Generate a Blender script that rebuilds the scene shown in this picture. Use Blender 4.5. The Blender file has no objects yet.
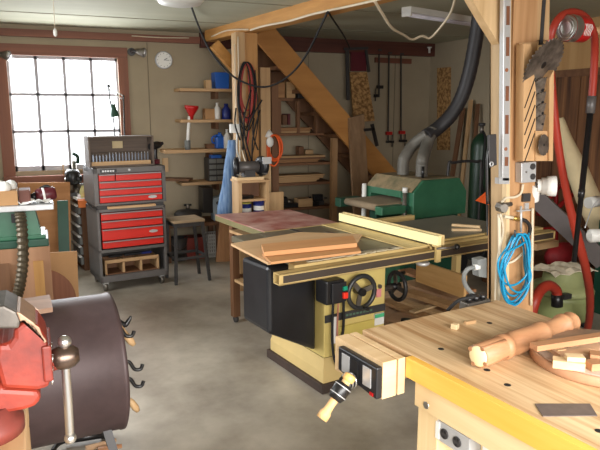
import bpy, bmesh, math, random
from mathutils import Vector, Matrix, Euler
random.seed(7)
R = math.radians
COL = bpy.context.scene.collection
V = Vector

# ---------------------------------------------------------------- camera frame
F, YAW, PITCH, H = 620.0, R(23.0), R(10.5), 1.6
FW = V((math.sin(YAW)*math.cos(PITCH), math.cos(YAW)*math.cos(PITCH), -math.sin(PITCH)))
RT = V((math.cos(YAW), -math.sin(YAW), 0)); UP = RT.cross(FW)
EYE = V((0, 0, H))
def ray(x, y): return FW*F + RT*(x-300) + UP*(225-y)
def PZ(x, y, z=0.0): r = ray(x, y); return EYE + r*((z-H)/r.z)
def PY(x, y, Y): r = ray(x, y); return EYE + r*(Y/r.y)
def PX(x, y, X): r = ray(x, y); return EYE + r*(X/r.x)

cd = bpy.data.cameras.new('camera'); cam = bpy.data.objects.new('camera', cd); COL.objects.link(cam)
cd.sensor_width = 36; cd.lens = 36*F/600; cd.clip_start = .05; cd.clip_end = 200
cam.location = EYE; cam.rotation_euler = Euler((R(90)-PITCH, 0, -YAW)); bpy.context.scene.camera = cam

# ---------------------------------------------------------------- materials
def lin(c):
    c = c/255.0
    return c/12.92 if c <= .04045 else ((c+.055)/1.055)**2.4
MATS = {}
def M(name, col, rough=.6, metal=0.0, var=.15, scale=6.0, stretch=(1, 1, 1), bump=.0, col2=None, fac=None, detail=5.0, emit=0, spec=.5, trans=0, alpha=1):
    if name in MATS: return MATS[name]
    m = bpy.data.materials.new(name); m.use_nodes = True; nt = m.node_tree; N = nt.nodes; L = nt.links
    b = N['Principled BSDF']; b.inputs['Roughness'].default_value = rough; b.inputs['Metallic'].default_value = metal
    b.inputs['Specular IOR Level'].default_value = spec
    c = [lin(v) for v in col]
    c2 = [lin(v) for v in col2] if col2 else [min(1, v*(1+var)) for v in c]
    c1 = c if col2 else [v*(1-var) for v in c]
    tc = N.new('ShaderNodeTexCoord'); mp = N.new('ShaderNodeMapping'); mp.inputs['Scale'].default_value = stretch
    nz = N.new('ShaderNodeTexNoise'); nz.inputs['Scale'].default_value = scale; nz.inputs['Detail'].default_value = detail
    nz.inputs['Roughness'].default_value = .62
    cr = N.new('ShaderNodeValToRGB'); lo, hi = fac or (.32, .68)
    cr.color_ramp.elements[0].position = lo; cr.color_ramp.elements[1].position = hi
    cr.color_ramp.elements[0].color = (*c1, 1); cr.color_ramp.elements[1].color = (*c2, 1)
    L.new(tc.outputs['Object'], mp.inputs['Vector']); L.new(mp.outputs['Vector'], nz.inputs['Vector'])
    L.new(nz.outputs['Fac'], cr.inputs['Fac']); L.new(cr.outputs['Color'], b.inputs['Base Color'])
    if bump:
        bp = N.new('ShaderNodeBump'); bp.inputs['Strength'].default_value = bump; bp.inputs['Distance'].default_value = .01
        L.new(nz.outputs['Fac'], bp.inputs['Height']); L.new(bp.outputs['Normal'], b.inputs['Normal'])
    if emit:
        b.inputs['Emission Color'].default_value = (*c, 1); b.inputs['Emission Strength'].default_value = emit
    if trans: b.inputs['Transmission Weight'].default_value = trans
    MATS[name] = m
    return m
def W(name, col, col2, ax='z', rough=.6, scale=3.0, sharp=(.3, .7)):
    st = {'x': (.35, 9, 9), 'y': (9, .35, 9), 'z': (9, 9, .35)}[ax]
    return M(name, col, rough, 0, 0, scale, st, .08, col2, sharp)

def band(m, axis, z0, z1, col, rough=None):
    """a second paint colour on part of a surface: between z0 and z1 along an object axis"""
    nt = m.node_tree; N = nt.nodes; L = nt.links; b = N['Principled BSDF']
    src = b.inputs['Base Color'].links[0].from_socket
    tc = N.new('ShaderNodeTexCoord'); sp = N.new('ShaderNodeSeparateXYZ'); L.new(tc.outputs['Object'], sp.inputs[0])
    a = N.new('ShaderNodeMath'); a.operation = 'GREATER_THAN'; a.inputs[1].default_value = z0
    c = N.new('ShaderNodeMath'); c.operation = 'LESS_THAN'; c.inputs[1].default_value = z1
    d = N.new('ShaderNodeMath'); d.operation = 'MULTIPLY'
    L.new(sp.outputs[axis], a.inputs[0]); L.new(sp.outputs[axis], c.inputs[0]); L.new(a.outputs[0], d.inputs[0]); L.new(c.outputs[0], d.inputs[1])
    mx = N.new('ShaderNodeMixRGB'); mx.inputs[2].default_value = (*[lin(v) for v in col], 1)
    L.new(d.outputs[0], mx.inputs[0]); L.new(src, mx.inputs[1]); L.new(mx.outputs[0], b.inputs['Base Color'])
    return m

# ---------------------------------------------------------------- mesh builder
MW = {}
class MB:
    def __init__(s): s.bm = bmesh.new()
    def poly(s, pts, faces):
        vs = [s.bm.verts.new(p) for p in pts]
        for f in faces:
            try: s.bm.faces.new([vs[i] for i in f])
            except ValueError: pass
        return s
    def box(s, x0, y0, z0, x1, y1, z1, m=None, bev=0):
        b = bmesh.new(); bmesh.ops.create_cube(b, size=1)
        for v in b.verts:
            v.co = V(((x0+x1)/2 + v.co.x*(x1-x0), (y0+y1)/2 + v.co.y*(y1-y0), (z0+z1)/2 + v.co.z*(z1-z0)))
        if bev: bmesh.ops.bevel(b, geom=list(b.edges), offset=bev, segments=2, affect='EDGES', profile=.6)
        if m: bmesh.ops.transform(b, matrix=m, verts=b.verts)
        s._add(b); return s
    def cbox(s, c, size, rot=(0, 0, 0), bev=0):
        m = Matrix.Translation(V(c)) @ Euler(rot).to_matrix().to_4x4()
        x, y, z = [v/2 for v in size]
        return s.box(-x, -y, -z, x, y, z, m, bev)
    def bar(s, p, q, w, t, up=(0, 0, 1), bev=0):
        """square bar from p to q: w across (perpendicular to up), t along up"""
        p, q = V(p), V(q); d = q-p; L = d.length; d.normalize(); u = V(up); u = (u - d*u.dot(d))
        if u.length < 1e-5: u = V((1, 0, 0)) - d*d.x
        u.normalize(); r = d.cross(u)
        m = Matrix((( r.x, d.x, u.x, p.x), (r.y, d.y, u.y, p.y), (r.z, d.z, u.z, p.z), (0, 0, 0, 1)))
        return s.box(-w/2, 0, -t/2, w/2, L, t/2, m, bev)
    def _add(s, b):
        mp = {}
        for v in b.verts: mp[v] = s.bm.verts.new(v.co)
        for f in b.faces:
            nf = s.bm.faces.new([mp[v] for v in f.verts]); nf.smooth = f.smooth
        b.free()
    def prism(s, pts, vec):
        vec = V(vec); n = len(pts)
        a = [s.bm.verts.new(V(p)) for p in pts]; b = [s.bm.verts.new(V(p)+vec) for p in pts]
        s.bm.faces.new(a); s.bm.faces.new(b[::-1])
        for i in range(n): s.bm.faces.new((a[i], b[i], b[(i+1) % n], a[(i+1) % n]))
        return s
    def loft(s, rings, cap=True, closed=True, smooth=True):
        rs = [[s.bm.verts.new(p) for p in r] for r in rings]; n = len(rs[0])
        for a, b in zip(rs, rs[1:]):
            for i in range(n if closed else n-1):
                f = s.bm.faces.new((a[i], a[(i+1) % n], b[(i+1) % n], b[i])); f.smooth = smooth
        if cap: s.bm.faces.new(rs[0][::-1]); s.bm.faces.new(rs[-1])
        return s
    def lathe(s, prof, p=(0, 0, 0), axis=(0, 0, 1), n=24, cap=True, smooth=True):
        """prof: (radius, height) pairs along axis from p"""
        ax = V(axis).normalized(); u = ax.orthogonal().normalized(); w = ax.cross(u); p = V(p)
        rings = [[p + ax*h + (u*math.cos(2*math.pi*i/n) + w*math.sin(2*math.pi*i/n))*max(r, 1e-4) for i in range(n)] for r, h in prof]
        return s.loft(rings, cap, True, smooth)
    def cyl(s, p, q, r, r2=None, n=16, smooth=True):
        p, q = V(p), V(q); d = (q-p)
        return s.lathe([(r, 0), (r if r2 is None else r2, d.length)], p, d, n, True, smooth)
    def ball(s, c, r, n=14, sc=(1, 1, 1)):
        c = V(c); k = n//2+1
        rings = []
        for j in range(k+1):
            t = math.pi*j/k; rr = max(math.sin(t), 1e-3)
            rings.append([c + V((rr*math.cos(2*math.pi*i/n)*r*sc[0], rr*math.sin(2*math.pi*i/n)*r*sc[1], -math.cos(t)*r*sc[2])) for i in range(n)])
        return s.loft(rings)
    def tube(s, pts, r, n=8, sub=5, closed=False, rib=0, smooth=True, flat=1):
        P = [V(p) for p in pts]; out = []; m = len(P); rr = r if isinstance(r, (list, tuple)) else [r]*m; ro = []
        rng = range(m if closed else m-1)
        for i in rng:
            if closed: a, b, c, d = P[(i-1) % m], P[i], P[(i+1) % m], P[(i+2) % m]
            else: a, b, c, d = P[max(i-1, 0)], P[i], P[i+1], P[min(i+2, m-1)]
            for k in range(sub):
                t = k/sub
                out.append(.5*((2*b)+(-a+c)*t+(2*a-5*b+4*c-d)*t*t+(-a+3*b-3*c+d)*t**3)); ro.append(rr[i]*(1-t)+rr[(i+1) % m]*t)
        if not closed: out.append(P[-1]); ro.append(rr[-1])
        rings = []; nrm = None; K = len(out)
        for i, p in enumerate(out):
            t = (out[(i+1) % K]-out[i-1]) if closed else (out[min(i+1, K-1)]-out[max(i-1, 0)])
            if t.length < 1e-9: t = V((0, 0, 1))
            t.normalize()
            nrm = t.orthogonal() if nrm is None else nrm - t*nrm.dot(t)
            if nrm.length < 1e-6: nrm = t.orthogonal()
            nrm.normalize(); w = t.cross(nrm); q = ro[i]*(1+(rib if i % 2 else 0))
            rings.append([p + (nrm*math.cos(2*math.pi*j/n) + w*math.sin(2*math.pi*j/n)*flat)*q for j in range(n)])
        if closed: rings.append(rings[0]); s.loft(rings, False, True, smooth); bmesh.ops.remove_doubles(s.bm, verts=s.bm.verts, dist=1e-6)
        else: s.loft(rings, True, True, smooth)
        return s
    def ring(s, c, axis, Rr, r, n=24, k=8):
        ax = V(axis).normalized(); u = ax.orthogonal().normalized(); w = ax.cross(u); c = V(c)
        rings = []
        for i in range(n+1):
            a = 2*math.pi*i/n; d = u*math.cos(a)+w*math.sin(a)
            rings.append([c + d*(Rr+r*math.cos(2*math.pi*j/k)) + ax*r*math.sin(2*math.pi*j/k) for j in range(k)])
        s.loft(rings, False); bmesh.ops.remove_doubles(s.bm, verts=s.bm.verts, dist=1e-6); return s
    def xf(s, m): bmesh.ops.transform(s.bm, matrix=m, verts=s.bm.verts); return s
    def build(s, name, mat, parent=None, world=False, bev=0, **k):
        bmesh.ops.recalc_face_normals(s.bm, faces=s.bm.faces)
        me = bpy.data.meshes.new(name)
        loc = V((0, 0, 0))
        if parent is not None and world: bmesh.ops.transform(s.bm, matrix=MW[parent.name].inverted(), verts=s.bm.verts)
        if parent is None:
            xs = [v.co for v in s.bm.verts]
            loc = V(((min(v.x for v in xs)+max(v.x for v in xs))/2, (min(v.y for v in xs)+max(v.y for v in xs))/2, min(v.z for v in xs)))
            bmesh.ops.translate(s.bm, vec=-loc, verts=s.bm.verts)
        s.bm.to_mesh(me); s.bm.free(); me.materials.append(mat)
        o = bpy.data.objects.new(name, me); COL.objects.link(o); o.location = loc; MW[o.name] = Matrix.Translation(loc)
        if parent is not None:
            o.parent = parent; MW[o.name] = MW[parent.name] @ Matrix.Translation(loc)
        if bev:
            b = o.modifiers.new('bevel', 'BEVEL'); b.width = bev; b.segments = 2; b.limit_method = 'ANGLE'; b.angle_limit = R(40)
        for kk, vv in k.items(): o[kk] = vv
        return o
def thing(name, label, cat, loc=(0, 0, 0), rz=0, group=None):
    o = bpy.data.objects.new(name, None); COL.objects.link(o); o.location = loc; o.rotation_euler = (0, 0, rz)
    MW[o.name] = Matrix.Translation(V(loc)) @ Matrix.Rotation(rz, 4, 'Z')
    o['label'] = label; o['category'] = cat
    if group: o['group'] = group
    o.empty_display_size = .1
    return o
def one(mb, name, mat, label, cat, group=None, bev=0):
    o = mb.build(name, mat, bev=bev); o['label'] = label; o['category'] = cat
    if group: o['group'] = group
    return o
def struct(mb, name, mat, bev=0):
    o = mb.build(name, mat, bev=bev); o['kind'] = 'structure'; return o
def dup(root, loc, rz=None, label=None, scale=None):
    r = root.copy(); COL.objects.link(r); r.location = loc
    if rz is not None: r.rotation_euler = rz if isinstance(rz, (tuple, Euler)) else (0, 0, rz)
    if label: r['label'] = label
    if scale: r.scale = scale
    MW[r.name] = Matrix.Translation(V(loc))
    for ch in [c for c in COL.objects if c.parent == root]:
        c = ch.copy(); COL.objects.link(c); c.parent = r
        for g in [q for q in COL.objects if q.parent == ch]:
            d = g.copy(); COL.objects.link(d); d.parent = c
    return r

# ---------------------------------------------------------------- palette
m_wall = M('wall_paint', (160, 146, 122), .85, var=.07, scale=2.2, bump=.05)
m_ceil = M('ceiling_board', (172, 170, 146), .85, var=.05, scale=1.5, stretch=(.4, 4, 1))
m_floor = M('concrete', (130, 121, 108), .42, 0, 0, 1.7, (1, 1, 1), .05, (182, 173, 158), (.34, .66), 12.0)
m_ply = W('plywood_wall', (176, 134, 84), (200, 160, 108), 'z', .7, 1.0)
m_plank = W('dark_planks', (72, 44, 28), (140, 94, 56), 'z', .75, 2.6)
m_redwood = W('redwood_beam', (104, 60, 44), (134, 82, 60), 'x', .6, 1.4)
m_redwoodz = W('redwood_upright', (118, 70, 50), (146, 92, 66), 'z', .6, 1.4)
m_beam = W('pine_beam', (176, 122, 58), (206, 152, 82), 'y', .6, 1.5)
m_pinez = W('pine_upright', (172, 134, 92), (202, 168, 124), 'z', .6, 1.6)
m_pinex = W('pine_along', (172, 134, 92), (204, 168, 124), 'x', .6, 1.6)
m_piney = W('pine_deep', (172, 134, 92), (204, 168, 124), 'y', .6, 1.6)
m_pale = W('pale_wood', (206, 176, 132), (228, 202, 160), 'z', .6, 2.0)
m_palex = W('pale_wood_long', (206, 172, 126), (226, 196, 152), 'x', .6, 2.0)
m_brown = W('brown_wood', (96, 62, 38), (128, 88, 56), 'x', .65, 1.6)
m_brownz = W('brown_wood_upright', (92, 60, 38), (124, 86, 56), 'z', .65, 1.6)
m_maple = W('maple_slab', (172, 132, 90), (222, 192, 150), 'y', .38, 4.5, (.34, .66))
m_maplez = W('maple_leg', (214, 184, 134), (234, 208, 162), 'z', .5, 2.0)
m_mapley = W('maple_rail', (218, 190, 142), (238, 214, 170), 'y', .5, 2.0)
m_yelwood = W('yellow_varnished_edge', (226, 172, 70), (240, 190, 92), 'y', .45, 3.5)
m_turn = W('turned_wood', (156, 108, 74), (182, 136, 98), 'x', .5, 3.0)
m_osb = M('chip_board', (120, 84, 46), .8, 0, 0, 28, (1, 1, 1), .1, (188, 146, 92), (.4, .6), 3)
m_card = M('cardboard', (178, 136, 92), .8, var=.08, scale=3)
m_grey = M('grey_steel', (104, 100, 98), .45, .35, var=.1, scale=9)
m_dgrey = M('dark_grey_steel', (64, 62, 62), .5, .3, var=.15, scale=8)
m_steel = M('bright_steel', (186, 184, 180), .28, .9, var=.06, scale=14)
m_dullsteel = M('dull_steel', (120, 114, 106), .42, .75, var=.2, scale=14)
m_alum = M('aluminium', (196, 196, 196), .35, .4, var=.05, scale=10)
m_chestred = M('red_drawer_paint', (206, 40, 30), .35, var=.06, scale=5)
m_visered = M('red_cast_paint', (86, 24, 16), .5, 0, 0, 9, (1, 1, 1), .15, (148, 50, 32), (.3, .6), 6)
m_black = M('black_plastic', (26, 25, 26), .35, var=.2, scale=8)
m_blacksat = M('black_enamel', (30, 30, 33), .38, var=.25, scale=5)
m_rubber = M('black_rubber', (22, 21, 21), .75, var=.2, scale=8)
m_cream = M('cream_paint', (202, 176, 118), .45, var=.07, scale=4)
m_creamlam = M('cream_laminate', (238, 226, 170), .35, var=.02, scale=6)
m_rail = M('rail_yellow', (188, 162, 108), .4, var=.07, scale=8)
m_green = M('green_enamel', (40, 92, 66), .42, 0, 0, 4, (1, 1, 1), 0, (54, 108, 80), (.3, .7))
m_dkgreen = M('dark_green_paint', (26, 70, 52), .5, var=.15, scale=4)
m_dust = M('dusty_green', (104, 98, 72), .8, 0, 0, 7, (1, 1, 1), .05, (150, 130, 98), (.35, .6))
m_sand = M('abrasive_belt', (140, 122, 98), .9, var=.1, scale=20)
m_white = M('white_plastic', (226, 224, 218), .4, var=.03, scale=5)
m_cloth = M('white_cloth', (226, 214, 190), .9, var=.06, scale=6, bump=.3)
m_paper = M('paper', (236, 236, 232), .8, var=.02, scale=4)
m_blue = M('blue_plastic', (28, 96, 190), .4, var=.08, scale=5)
m_navy = M('navy_label', (30, 44, 118), .4, var=.1, scale=8)
m_airblue = M('air_hose_blue', (24, 142, 186), .3, var=.06, scale=5)
m_bluecloth = M('faded_blue_cloth', (70, 104, 150), .9, 0, 0, 10, (4, 4, .4), .2, (132, 158, 190), (.35, .65))
m_red = M('red_plastic', (184, 22, 22), .4, var=.1, scale=5)
m_hose = M('red_orange_hose', (158, 50, 34), .45, var=.08, scale=5)
m_orange = M('orange_plastic', (226, 92, 30), .5, var=.08, scale=5)
m_duct = M('grey_duct', (104, 100, 92), .55, .2, var=.15, scale=6)
m_ductdk = M('dark_duct', (48, 46, 48), .5, .1, var=.2, scale=6)
m_drum = M('brown_black_drum', (62, 48, 48), .5, .25, 0, 2.6, (1, 1, 1), .05, (92, 74, 74), (.3, .7), 7)
m_topred = M('worn_red_tabletop', (150, 84, 76), .4, 0, 0, 3.5, (1, 1, 1), .04, (206, 172, 160), (.4, .68), 8)
m_edgegreen = M('green_table_edge', (120, 112, 76), .7, var=.12, scale=8)
m_laminate = M('grey_laminate', (110, 108, 96), .4, var=.12, scale=3)
m_iron = M('cast_iron_top', (122, 116, 98), .3, .4, var=.12, scale=5)
m_scrap = M('wood_scraps', (186, 150, 116), .8, var=.2, scale=5)
m_cordw = M('white_cord', (214, 200, 174), .6, var=.05)
m_vac = M('olive_vacuum_body', (150, 158, 104), .45, var=.05, scale=4)
m_glasslens = M('silver_bulb', (200, 200, 204), .15, .6, var=.05)
m_plum = M('dark_plum_plastic', (92, 30, 40), .4, var=.15, scale=8)
m_canvas = M('cream_canvas', (206, 186, 146), .9, var=.08, scale=6, bump=.2)
m_greybox = M('grey_tray_plastic', (120, 122, 120), .6, var=.1, scale=8)

# ================================================================= SETTING
XL, XR, YB, YN, ZC = -1.7, 4.72, 6.86, -.7, 2.42
struct(MB().box(XL-.1, YN-1.5, -.1, XR+.1, YB+.1, 0), 'floor', m_floor)
struct(MB().box(XL-.1, YN-.1, ZC, XR+.1, YB+.1, ZC+.1), 'ceiling', m_ceil)
mb = MB()
for yy in (1.2, 2.4, 3.6, 4.8, 6.0): mb.box(XL, yy-.012, ZC-.004, XR, yy+.012, ZC)
struct(mb, 'trim_1', M('ceiling_seam', (140, 136, 114), .9))
# back wall with the window opening
wx0, wx1, wz0, wz1 = -.20, .85, .99, 2.13
mb = MB(); mb.box(XL-.1, YB, 0, wx0, YB+.12, ZC).box(wx1, YB, 0, XR+.1, YB+.12, ZC)
mb.box(wx0, YB, 0, wx1, YB+.12, wz0).box(wx0, YB, wz1, wx1, YB+.12, ZC)
struct(mb, 'wall_back', m_wall)
mb = MB(); mb.box(XL-.1, YN-.1, 0, XL, 2.6, ZC).box(XL-.1, 5.0, 0, XL, YB+.1, ZC).box(XL-.1, 2.6, 0, XL, 5.0, .95).box(XL-.1, 2.6, 2.15, XL, 5.0, ZC)  # unseen side opening, added to let extra light onto the floor
struct(mb, 'wall_left', m_wall)
struct(MB().box(XR, 5.62, 0, XR+.1, YB+.1, ZC), 'wall_right', m_wall)
mb = MB(); mb.box(XR-.012, YN, 1.95, XR+.1, 5.62, ZC)
struct(mb, 'wall_right_upper', m_ply)
mb = MB(); y = 5.62
while y > 0:
    w = random.uniform(.11, .19); mb.box(XR-.02-random.uniform(0, .008), y-w+.006, 0, XR+.1, y, 1.93); y -= w
mb.box(XR-.01, YN, 0, XR+.1, y, 1.93)
struct(mb, 'wall_right_lower', m_plank)
struct(MB().box(XR-.04, YN, 1.91, XR, 5.62, 1.975), 'trim_2', m_brown)
# wall behind the camera, unseen: opening added so fill light reaches the foreground
mb = MB(); mb.box(XL-.1, YN-.1, 0, -.9, YN, ZC).box(2.5, YN-.1, 0, XR+.1, YN, ZC).box(-.9, YN-.1, 2.1, 2.5, YN, ZC)
struct(mb, 'wall_near', m_wall)
# panel joints on the back wall and the corner
mb = MB()
for x in (1.16, 3.02, 4.2): mb.box(x-.004, YB-.004, 0, x+.004, YB, 2.3)
struct(mb, 'trim_3', M('joint_line', (120, 108, 88), .9))
# ledger under the ceiling
struct(MB().box(XL, YB-.045, 2.305, 1.72, YB, 2.375), 'trim_4', m_redwood)
struct(MB().box(1.72, YB-.09, 2.265, XR, YB, ZC), 'trim_5', W('dark_redwood', (70, 34, 24), (98, 52, 38), 'x', .6, 1.4))
# window
wt = bpy.data.objects.new('window_1', None); COL.objects.link(wt); wt['kind'] = 'structure'; MW['window_1'] = Matrix()
mb = MB(); f = YB-.03
mb.box(wx0-.11, f, wz0-.1, wx0, YB, wz1+.01); mb.box(wx1, f, wz0-.1, wx1+.10, YB, wz1+.01)
mb.build('window_frame', m_redwoodz, wt)
MB().box(wx0-.11, f-.003, wz1, wx1+.10, YB, wz1+.105).build('window_head', m_redwood, wt)
MB().box(wx0-.11, YB-.09, wz0-.14, wx1+.12, YB, wz0-.045, bev=.004).build('window_sill', m_redwood, wt)
mb = MB(); m_munt = M('grey_window_bars', (176, 174, 182), .5)
s0, s1 = YB+.03, YB+.07
mb.box(wx0, s0, wz0, wx0+.022, s1, wz1).box(wx1-.022, s0, wz0, wx1, s1, wz1).box(wx0, s0, wz0, wx1, s1, wz0+.05).box(wx0, s0, wz1-.03, wx1, s1, wz1)
for i in (1, 2, 3):
    x = wx0+(wx1-wx0)*i/4; mb.box(x-.014, s0, wz0, x+.014, s1, wz1)
for i in (1, 2):
    z = wz0+.03+(wz1-wz0-.04)*i/3; mb.box(wx0, s0, z-.014, wx1, s1, z+.014)
mb.build('sash', m_munt, wt)
gl = bpy.data.materials.new('window_glass'); gl.use_nodes = True; nt = gl.node_tree; nt.nodes.clear()
o_ = nt.nodes.new('ShaderNodeOutputMaterial'); mx = nt.nodes.new('ShaderNodeMixShader'); tr = nt.nodes.new('ShaderNodeBsdfTransparent'); gs = nt.nodes.new('ShaderNodeBsdfGlossy')
gs.inputs['Roughness'].default_value = .03; mx.inputs[0].default_value = .05
nt.links.new(tr.outputs[0], mx.inputs[1]); nt.links.new(gs.outputs[0], mx.inputs[2]); nt.links.new(mx.outputs[0], o_.inputs[0])
MB().box(wx0+.02, YB+.048, wz0+.03, wx1-.02, YB+.052, wz1-.02).build('pane', gl, wt)

# ---- overhead beam, posts, stairs
BX = 1.79
BZB = 2.31; ba, bb = PZ(205, 41.5, BZB), PZ(335, 9.5, BZB); bd = (bb-ba).normalized(); bn = V((-bd.y, bd.x, 0)).normalized()
if bn.x < 0: bn = -bn
b0_ = ba.copy(); b1_ = ba+bd*((ba.y+.65)/abs(bd.y))
struct(MB().prism([b0_, b1_, b1_+bn*.14, b0_+bn*.14], (0, 0, ZC-BZB)), 'trim_6', m_beam)
# far post of pale boards
t = thing('timber_post', 'pale timber post by the back wall, hung with cables and cords', 'post', (1.90, 5.75, 0))
MB().box(-.12, -.03, 0, -.03, .11, BZB).build('front_board', m_pinez, t)
MB().box(-.03, -.01, 0, .10, .11, BZB).build('wide_board', W('post_face', (170, 120, 66), (196, 146, 88), 'z'), t)
MB().box(.13, .0, .0, .23, .09, 2.0).build('side_board', m_pinez, t)
MB().box(.25, .02, .0, .32, .1, 1.86).build('side_board', m_brownz, t)
MB().tube([(-.1, -.04, .9), (-.1, -.045, 1.6), (-.1, -.04, 2.27)], .007, 6).build('cable', m_cordw, t)
MB().tube([(-.13, -.035, .95), (-.132, -.035, 2.2)], .005, 6, 2).build('conduit', m_cordw, t)

# diagonal knee brace at wall end of beam
one(MB().bar(PY(214, 44, 6.3), PY(240, 74, 6.3), .09, .1), 'knee_brace', m_beam, 'short slanting brace under the wall end of the overhead beam', 'brace')

# staircase
t = thing('staircase', 'steep open wooden staircase climbing left along the back wall', 'staircase', (3.9, 6.0, 0))
top = PY(262, 30, 6.0); low = PY(384, 172, 6.0); d = (low-top).normalized(); dst = d.copy(); end = top + d*((0.0-top.z)/d.z)
stop_ = top.copy(); nrm = V((-d.z, 0, d.x)); hw = .115
def stringer(yo):
    a, b = top.copy(), end.copy(); a.y += yo; b.y += yo
    return MB().prism([a+nrm*hw, b+nrm*hw, b-nrm*hw, a-nrm*hw], (0, .045, 0))
ms = m_beam_d = M('stringer_wood', (160, 106, 48), .6, 0, 0, 1.5, (.6, 8, 4), .05, (188, 132, 68), (.3, .7))
stringer(0).build('stringer', ms, t, True)
stringer(.62).build('stringer', m_brownz, t, True)
n = 10
for i in range(n):
    c = top.lerp(end, (i+.45)/n)
    MB().box(c.x-.13, 6.045, c.z-.02, c.x+.13, 6.62, c.z+.018).build('tread', m_brown, t, True)

# ================================================================= LUMBER RACK under stairs
t = thing('lumber_rack', 'dark timber lumber rack under the stairs, four loaded shelves', 'shelf rack', (2.7, 6.35, 0))
ry0, ry1 = 6.25, 6.75
rx0, rx1 = 2.22, 3.06
lev = [1.62, 1.33, 1.12, .90, .60]
zs = []
for yy in (98, 133, 163, 183, 208): zs.append(PY(300, yy, ry0).z)
for x in (rx1,):
    MB().box(x-.03, ry0-.03, 0, x+.035, ry0+.03, PY(335, 138, ry0).z).build('upright', W('rack_post', (150, 112, 74), (176, 138, 98), 'z'), t, True)
MB().box(rx0, ry0, 0, rx0+.05, ry0+.05, zs[0]+.02).build('upright', m_brownz, t, True)
def xmax(z): return stop_.x + (z+.17-stop_.z)*dst.x/dst.z
for z in zs: MB().box(rx0-.0, ry0+.03, z-.03, min(rx1+.02, xmax(z)-.02), ry1, z-.002).build('shelf', m_brown, t, True)
for i in range(3):
    x = rx0+.2+i*.22; MB().box(x, ry0+.04, zs[1], x+.03, ry0+.1, zs[0]-.03).build('divider', m_brownz, t, True)
boards = [W('rack_board_dark', (84, 54, 34), (110, 74, 48), 'x'), W('rack_board_mid', (128, 88, 54), (156, 114, 72), 'x'), W('rack_board_light', (156, 122, 82), (182, 146, 104), 'x')]
desc = ['dark', 'mid-brown', 'light']; k = 0
for zi in (1, 2, 3):
    z = zs[zi]
    for lay in range(4 if zi > 1 else 3):
        th = random.uniform(.014, .024); c = random.randrange(3); x0 = rx0+.06+random.uniform(0, .1); x1 = min(rx1-.04, xmax(z+th)-.03)-random.uniform(0, .14); yo = random.uniform(0, .03)
        one(MB().box(x0, ry0+.05+yo, z, x1, ry0+.26+yo, z+th), 'board', boards[c], '%s board stacked flat on the lumber rack under the stairs' % desc[c], 'board', 'boards on the lumber rack')
        z += th+.001
        if z > zs[zi-1]-.06: break
z = zs[0]
one(MB().box(2.38, ry0+.05, z, 2.5, ry0+.3, z+.16, bev=.004), 'wooden_crate', boards[1], 'small brown wooden crate on the rack top left of the pale block', 'crate')
one(MB().box(2.52, ry0+.05, z, 2.62, ry0+.25, z+.17, bev=.004), 'wood_block', boards[2], 'pale upright wood block on top shelf of the lumber rack', 'block')
one(MB().box(2.66, ry0+.07, z, 2.86, ry0+.28, z+.07, bev=.004), 'tool_case', m_dgrey, 'dark flat case on top shelf of the lumber rack', 'case')
extra = [(2.24, .05, .30, m_pinez, 'pale board end at far left of the top rack shelf'), (2.31, .04, .26, m_brownz, 'dark board end left of the wooden crate on rack')]
for x, w, h, c, lb in extra: one(MB().box(x, ry0+.30, zs[0], x+w, ry0+.36, zs[0]+h), 'board_end', c, lb, 'offcut')
for i, (x, w_, h_, c, lb) in enumerate([(2.86, .10, .07, m_pinex, 'chunky pale wood lump on third rack shelf near its post'), (2.78, .06, .11, m_brown, 'dark wood lump left of the chunky pale one on rack')]):
    one(MB().box(x, ry0+.32, zs[2], x+w_, ry0+.44, zs[2]+h_+.05, bev=.012), 'wood_lump', c, lb, 'wood block')
for i, (x, w, h, c) in enumerate([(2.27, .04, .2, m_brownz), (2.33, .05, .22, m_pinez), (2.50, .05, .18, m_brownz), (2.56, .03, .2, m_plum)]):
    one(MB().box(x, ry0+.12, zs[1]+.085, x+w, ry0+.3, zs[1]+.085+h*.6), 'offcut', c, ['narrow brown', 'wide pale', 'broad brown', 'thin plum-coloured'][i]+' offcut standing on the second shelf of the lumber rack', 'offcut')
# router plane like tool & vise on lower shelves
z = zs[3]
t = thing('hand_plane', 'black long-soled hand plane on the lumber rack, bottom shelf', 'hand plane', (2.62, ry0+.10, zs[4]))
MB().box(-.30, -.035, 0, .30, .035, .045, bev=.003).build('sole', m_black, t)
MB().tube([(-.2, 0, .04), (-.21, 0, .08), (-.18, 0, .12)], .014, 8).build('handle', m_brown, t)
MB().lathe([(.01, 0), (.012, .03), (.02, .045), (.005, .06)], (.2, 0, .045)).build('knob', m_black, t)
z = zs[4]
one(MB().box(2.66, ry0+.05, z, 2.83, ry0+.2, z+.09, bev=.004), 'wooden_box', m_pinex, 'plain pale wooden box on bottom shelf of the lumber rack', 'box')
t = thing('air_tool', 'grey power tool with black body on rack bottom shelf', 'power tool', (2.45, ry0+.15, z))
MB().cyl((-.1, 0, .06), (.1, 0, .06), .055).build('motor', m_dgrey, t)
MB().cyl((.1, 0, .06), (.17, 0, .05), .03).build('nose', m_dullsteel, t)
MB().box(-.14, -.04, 0, .1, .04, .02).build('foot', m_black, t)
t = thing('bench_vise_small', 'small dark vise standing right of the pale box on the rack', 'vise', (2.95, ry0+.15, z))
MB().box(-.05, -.04, 0, .05, .05, .05).build('base', m_dgrey, t)
MB().box(-.07, -.03, .05, .04, .03, .12, bev=.005).build('jaw', m_blacksat, t)
MB().cyl((.04, 0, .07), (.1, 0, .07), .012).build('screw', m_dullsteel, t)

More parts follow.
